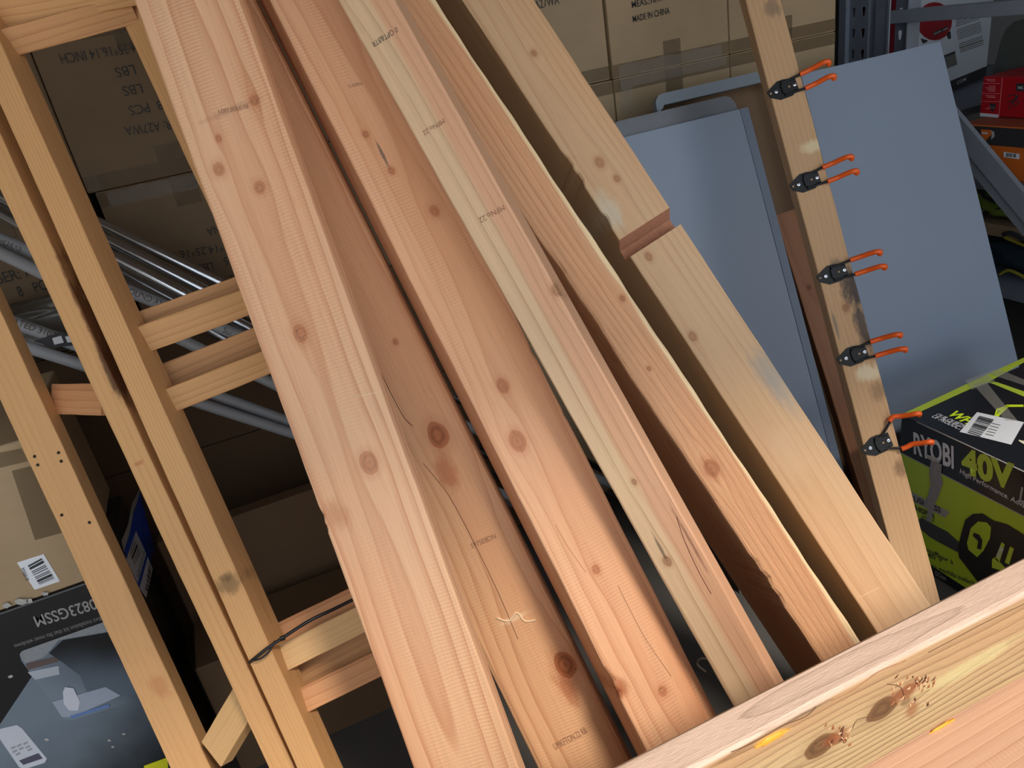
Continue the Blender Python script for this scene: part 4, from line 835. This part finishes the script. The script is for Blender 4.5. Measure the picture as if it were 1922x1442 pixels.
vp('info_panel', [(1772, 106), (1792, 98), (1797, 121), (1778, 129)], M['greyink']); vp('info_header', [(1772, 104), (1792, 96), (1793, 100), (1773, 108)], M['barc'], .002)
text('printed_text', 'COM', V(1795, 159), V(1812, 151), nn, .014, M['pale'], cz, .01, .002)
struct_shelf = tag(box('shelf_board', M['steel_d'], 2.66, 4.0, 2.40, 3.28, zwb - .08, zwb - .052), 'dark upper deck under the white compressor carton', 'shelf')
# red and orange cartons
XO = 2.62
redp = printed('red_print', rgb(176, 22, 34), .06, .4); orp = printed('orange_print', rgb(206, 104, 36), .08, .5); ortop = printed('orange_lid', rgb(150, 76, 48), .1, .6)
o0 = on(1823, 232, 0, XO); o1 = on(1922, 243, 0, XO); ozt = (o0.z + o1.z) / 2
ob = tag(box('orange_carton', orp, XO, XO + .55, 1.43, o0.y + .05, ZO, ozt, bev=.003), 'orange carton with a black band and small barcode, below the red one', 'box')
Ro = lambda px, py, o=0: on(px, py, 0, XO - o)
zbl = Ro(1900, 276).z; ya, yb = o0.y + .045, 1.41
prism('black_band', [Vector((XO, ya, ozt - .003)), Vector((XO, yb, ozt - .003)), Vector((XO, yb, zbl)), Vector((XO, ya, zbl))], NX, .0008, M['barc'], ob)
prism('lid', [Vector((XO + .005, ya, ozt)), Vector((XO + .005, yb, ozt)), Vector((XO + .5, yb, ozt)), Vector((XO + .5, ya, ozt))], UP, .0010, ortop, ob)
ol = prism('barcode_label', [Ro(*p, .0008) for p in [(1884, 285), (1914, 289), (1913, 299), (1884, 295)]], NX, .0006, M['white'], ob)
bars((1889, 287), (1907, 289), (1889, 294), (1907, 296), 16, Ro, NX, ol, 9)
prism('label', [Ro(*p, .0012) for p in [(1841, 243), (1860, 244), (1862, 252), (1850, 264), (1842, 254)]], NX, .0006, orp, ob); prism('label', [Ro(*p, .0020) for p in [(1843, 248), (1854, 249), (1854, 252), (1843, 251)]], NX, .0006, M['pale'], ob)
prism('scuff', [Ro(*p, .0012) for p in [(1860, 244), (1866, 248), (1867, 256), (1860, 262), (1862, 252)]], NX, .0006, worn, ob)
r0 = on(1838, 219, 2, ozt + .002); XR = r0.x
Rr = lambda px, py, o=0: on(px, py, 0, XR - o)
zr = Rr(1846, 144).z
rb = tag(box('red_carton', redp, XR, XR + .3, 1.44, r0.y, ozt + .004, zr, bev=.003), 'bright red carton marked 78 standing on the orange carton', 'box')
def rr_(name, pts, m, o=.0006): return prism(name, [Rr(*p, o) for p in pts], NX, .0006, m, rb)
rr_('white_strip', [(1840, 212), (1874, 215), (1873, 221), (1839, 218)], M['white']); M['pinkink'] = plain('pink_print', rgb(214, 130, 136), .5)
for yy in (156, 175, 190): rr_('divider_line', [(1842, yy), (1877, yy + .5), (1877, yy + 1.3), (1842, yy + .8)], M['pinkink'])
rr_('divider_line', [(1881, 146), (1882, 146), (1875, 222), (1874, 222)], M['pinkink'])
for k, yy in enumerate((148, 151, 161, 164, 167, 170, 179, 182, 200, 203)): rr_('text_line', [(1850 + (k % 3) * 3, yy), (1868, yy + .6), (1868, yy + 2), (1850 + (k % 3) * 3, yy + 1.4)], M['pinkink'])
rr_('shield_emblem', [(1858, 194), (1869, 195), (1869, 204), (1863, 210), (1858, 204)], M['barc']); rr_('black_badge', [(1908, 156), (1930, 157), (1930, 172), (1907, 171)], M['barc'])
text('printed_text', 'MILW', Rr(1911, 167), Rr(1930, 168), NX, .010, M['pale'], rb, .01, .002)
for pth in ([(1890, 181), (1908, 178), (1898, 195), (1893, 206)], [(1890, 192), (1903, 189)], [(1913, 179), (1905, 186), (1912, 192), (1906, 199), (1902, 193), (1909, 184), (1914, 179)]):
    tube('handwritten_78', smooth_path([Rr(*p, .001) for p in pth]), .0016, M['barc'], rb, 5)
# soft goods lower on the rack
tag(box('shelf_board', M['steel_d'], KXr + .075, 4.0, yF, 2.28, .36, .385), 'lower deck of the pallet rack behind the large blank panel', 'shelf')
gsx = 2.70
gb = thing('green_bag', 'lime green and black fabric bag under the grey diagonal brace', 'bag', (gsx, 1.8, .6))
lg = plain('lime_cloth', rgb(120, 140, 50), .8, 0, .35, 25, .5); dg_ = plain('dark_teal_cloth', rgb(26, 42, 54), .7, 0, .4, 20, .6); yl = plain('yellow_trim', rgb(150, 140, 40), .7)
G_ = lambda px, py, o=0: on(px, py, 0, gsx - o)
def soft(name, c, s, m, parent, seed):
    o = sack(name, c, s, m, None, None, seed); del_keys = [k for k in ('label', 'category') if k in o]
    for k in del_keys: del o[k]
    if parent is not None: o.parent = parent; o.matrix_parent_inverse = parent.matrix_basis.inverted()
    return o
c = G_(1875, 385); soft('bag_body', (gsx + .12, c.y - .05, c.z), (.13, .22, .06), lg, gb, 1)
prism('black_patch', [G_(*p, .02) for p in [(1838, 360), (1854, 358), (1845, 364), (1870, 376), (1868, 382), (1846, 372)]], NX, .003, M['barc'], gb); prism('black_patch', [G_(*p, .02) for p in [(1866, 394), (1882, 386), (1880, 392)]], NX, .003, M['barc'], gb)
c2 = G_(1880, 424); z2 = G_(1860, 412).z; z3 = G_(1870, 442).z
tag(box('tan_carton', M['card'], gsx - .01, gsx + .3, 1.42, c2.y + .16, z3, z2 - .012), 'shallow tan carton under the lime green bag on the rack', 'box')
tb = thing('tool_bag', 'dark teal tool bag with yellow trim and a black strap, low on the rack', 'bag', (gsx, 1.75, .386))
c3 = G_(1895, 490); soft('bag_body', (gsx + .1, c3.y - .06, (.387 + z3) / 2), (.12, .26, (z3 - .387) / 2 * .78), dg_, tb, 5)
tube('strap', smooth_path([G_(1884, 440, .03), G_(1898, 438, .03), G_(1925, 452, .03), G_(1950, 470, .03)]), .008, M['barc'], tb); tube('trim', smooth_path([G_(1886, 446, .03), G_(1905, 454, .03), G_(1930, 464, .03)]), .006, yl, tb)
tube('trim', smooth_path([G_(1876, 515, .03), G_(1895, 508, .03), G_(1925, 522, .03)]), .006, yl, tb)
# grey seat-like shell above the red carton
bm = bmesh.new(); sx = 3.0; prof = [(1880, 137), (1884, 118), (1890, 95), (1896, 72), (1906, 50), (1922, 36), (1960, 26), (1990, 60), (1990, 150)]
prism('padded_cover', [on(*p, 0, sx) for p in prof], NX, .05, plain('olive_grey_fabric', rgb(74, 80, 76), .85, 0, .15, 40, .3)); 
pc_ = bpy.data.objects['padded_cover']; tag(pc_, 'grey-green rounded cover standing behind the bright red carton', 'cover')
# string loop in the gap
lp = [deep(1325, 1262, 1.9), deep(1308, 1246, 1.9), deep(1318, 1236, 1.89), deep(1342, 1243, 1.9), deep(1352, 1250, 1.92)]
tag(tube('string', smooth_path(lp), .003, M['ink_soft'], n=6), 'thin loop of string in the dark gap above the near timber', 'string')
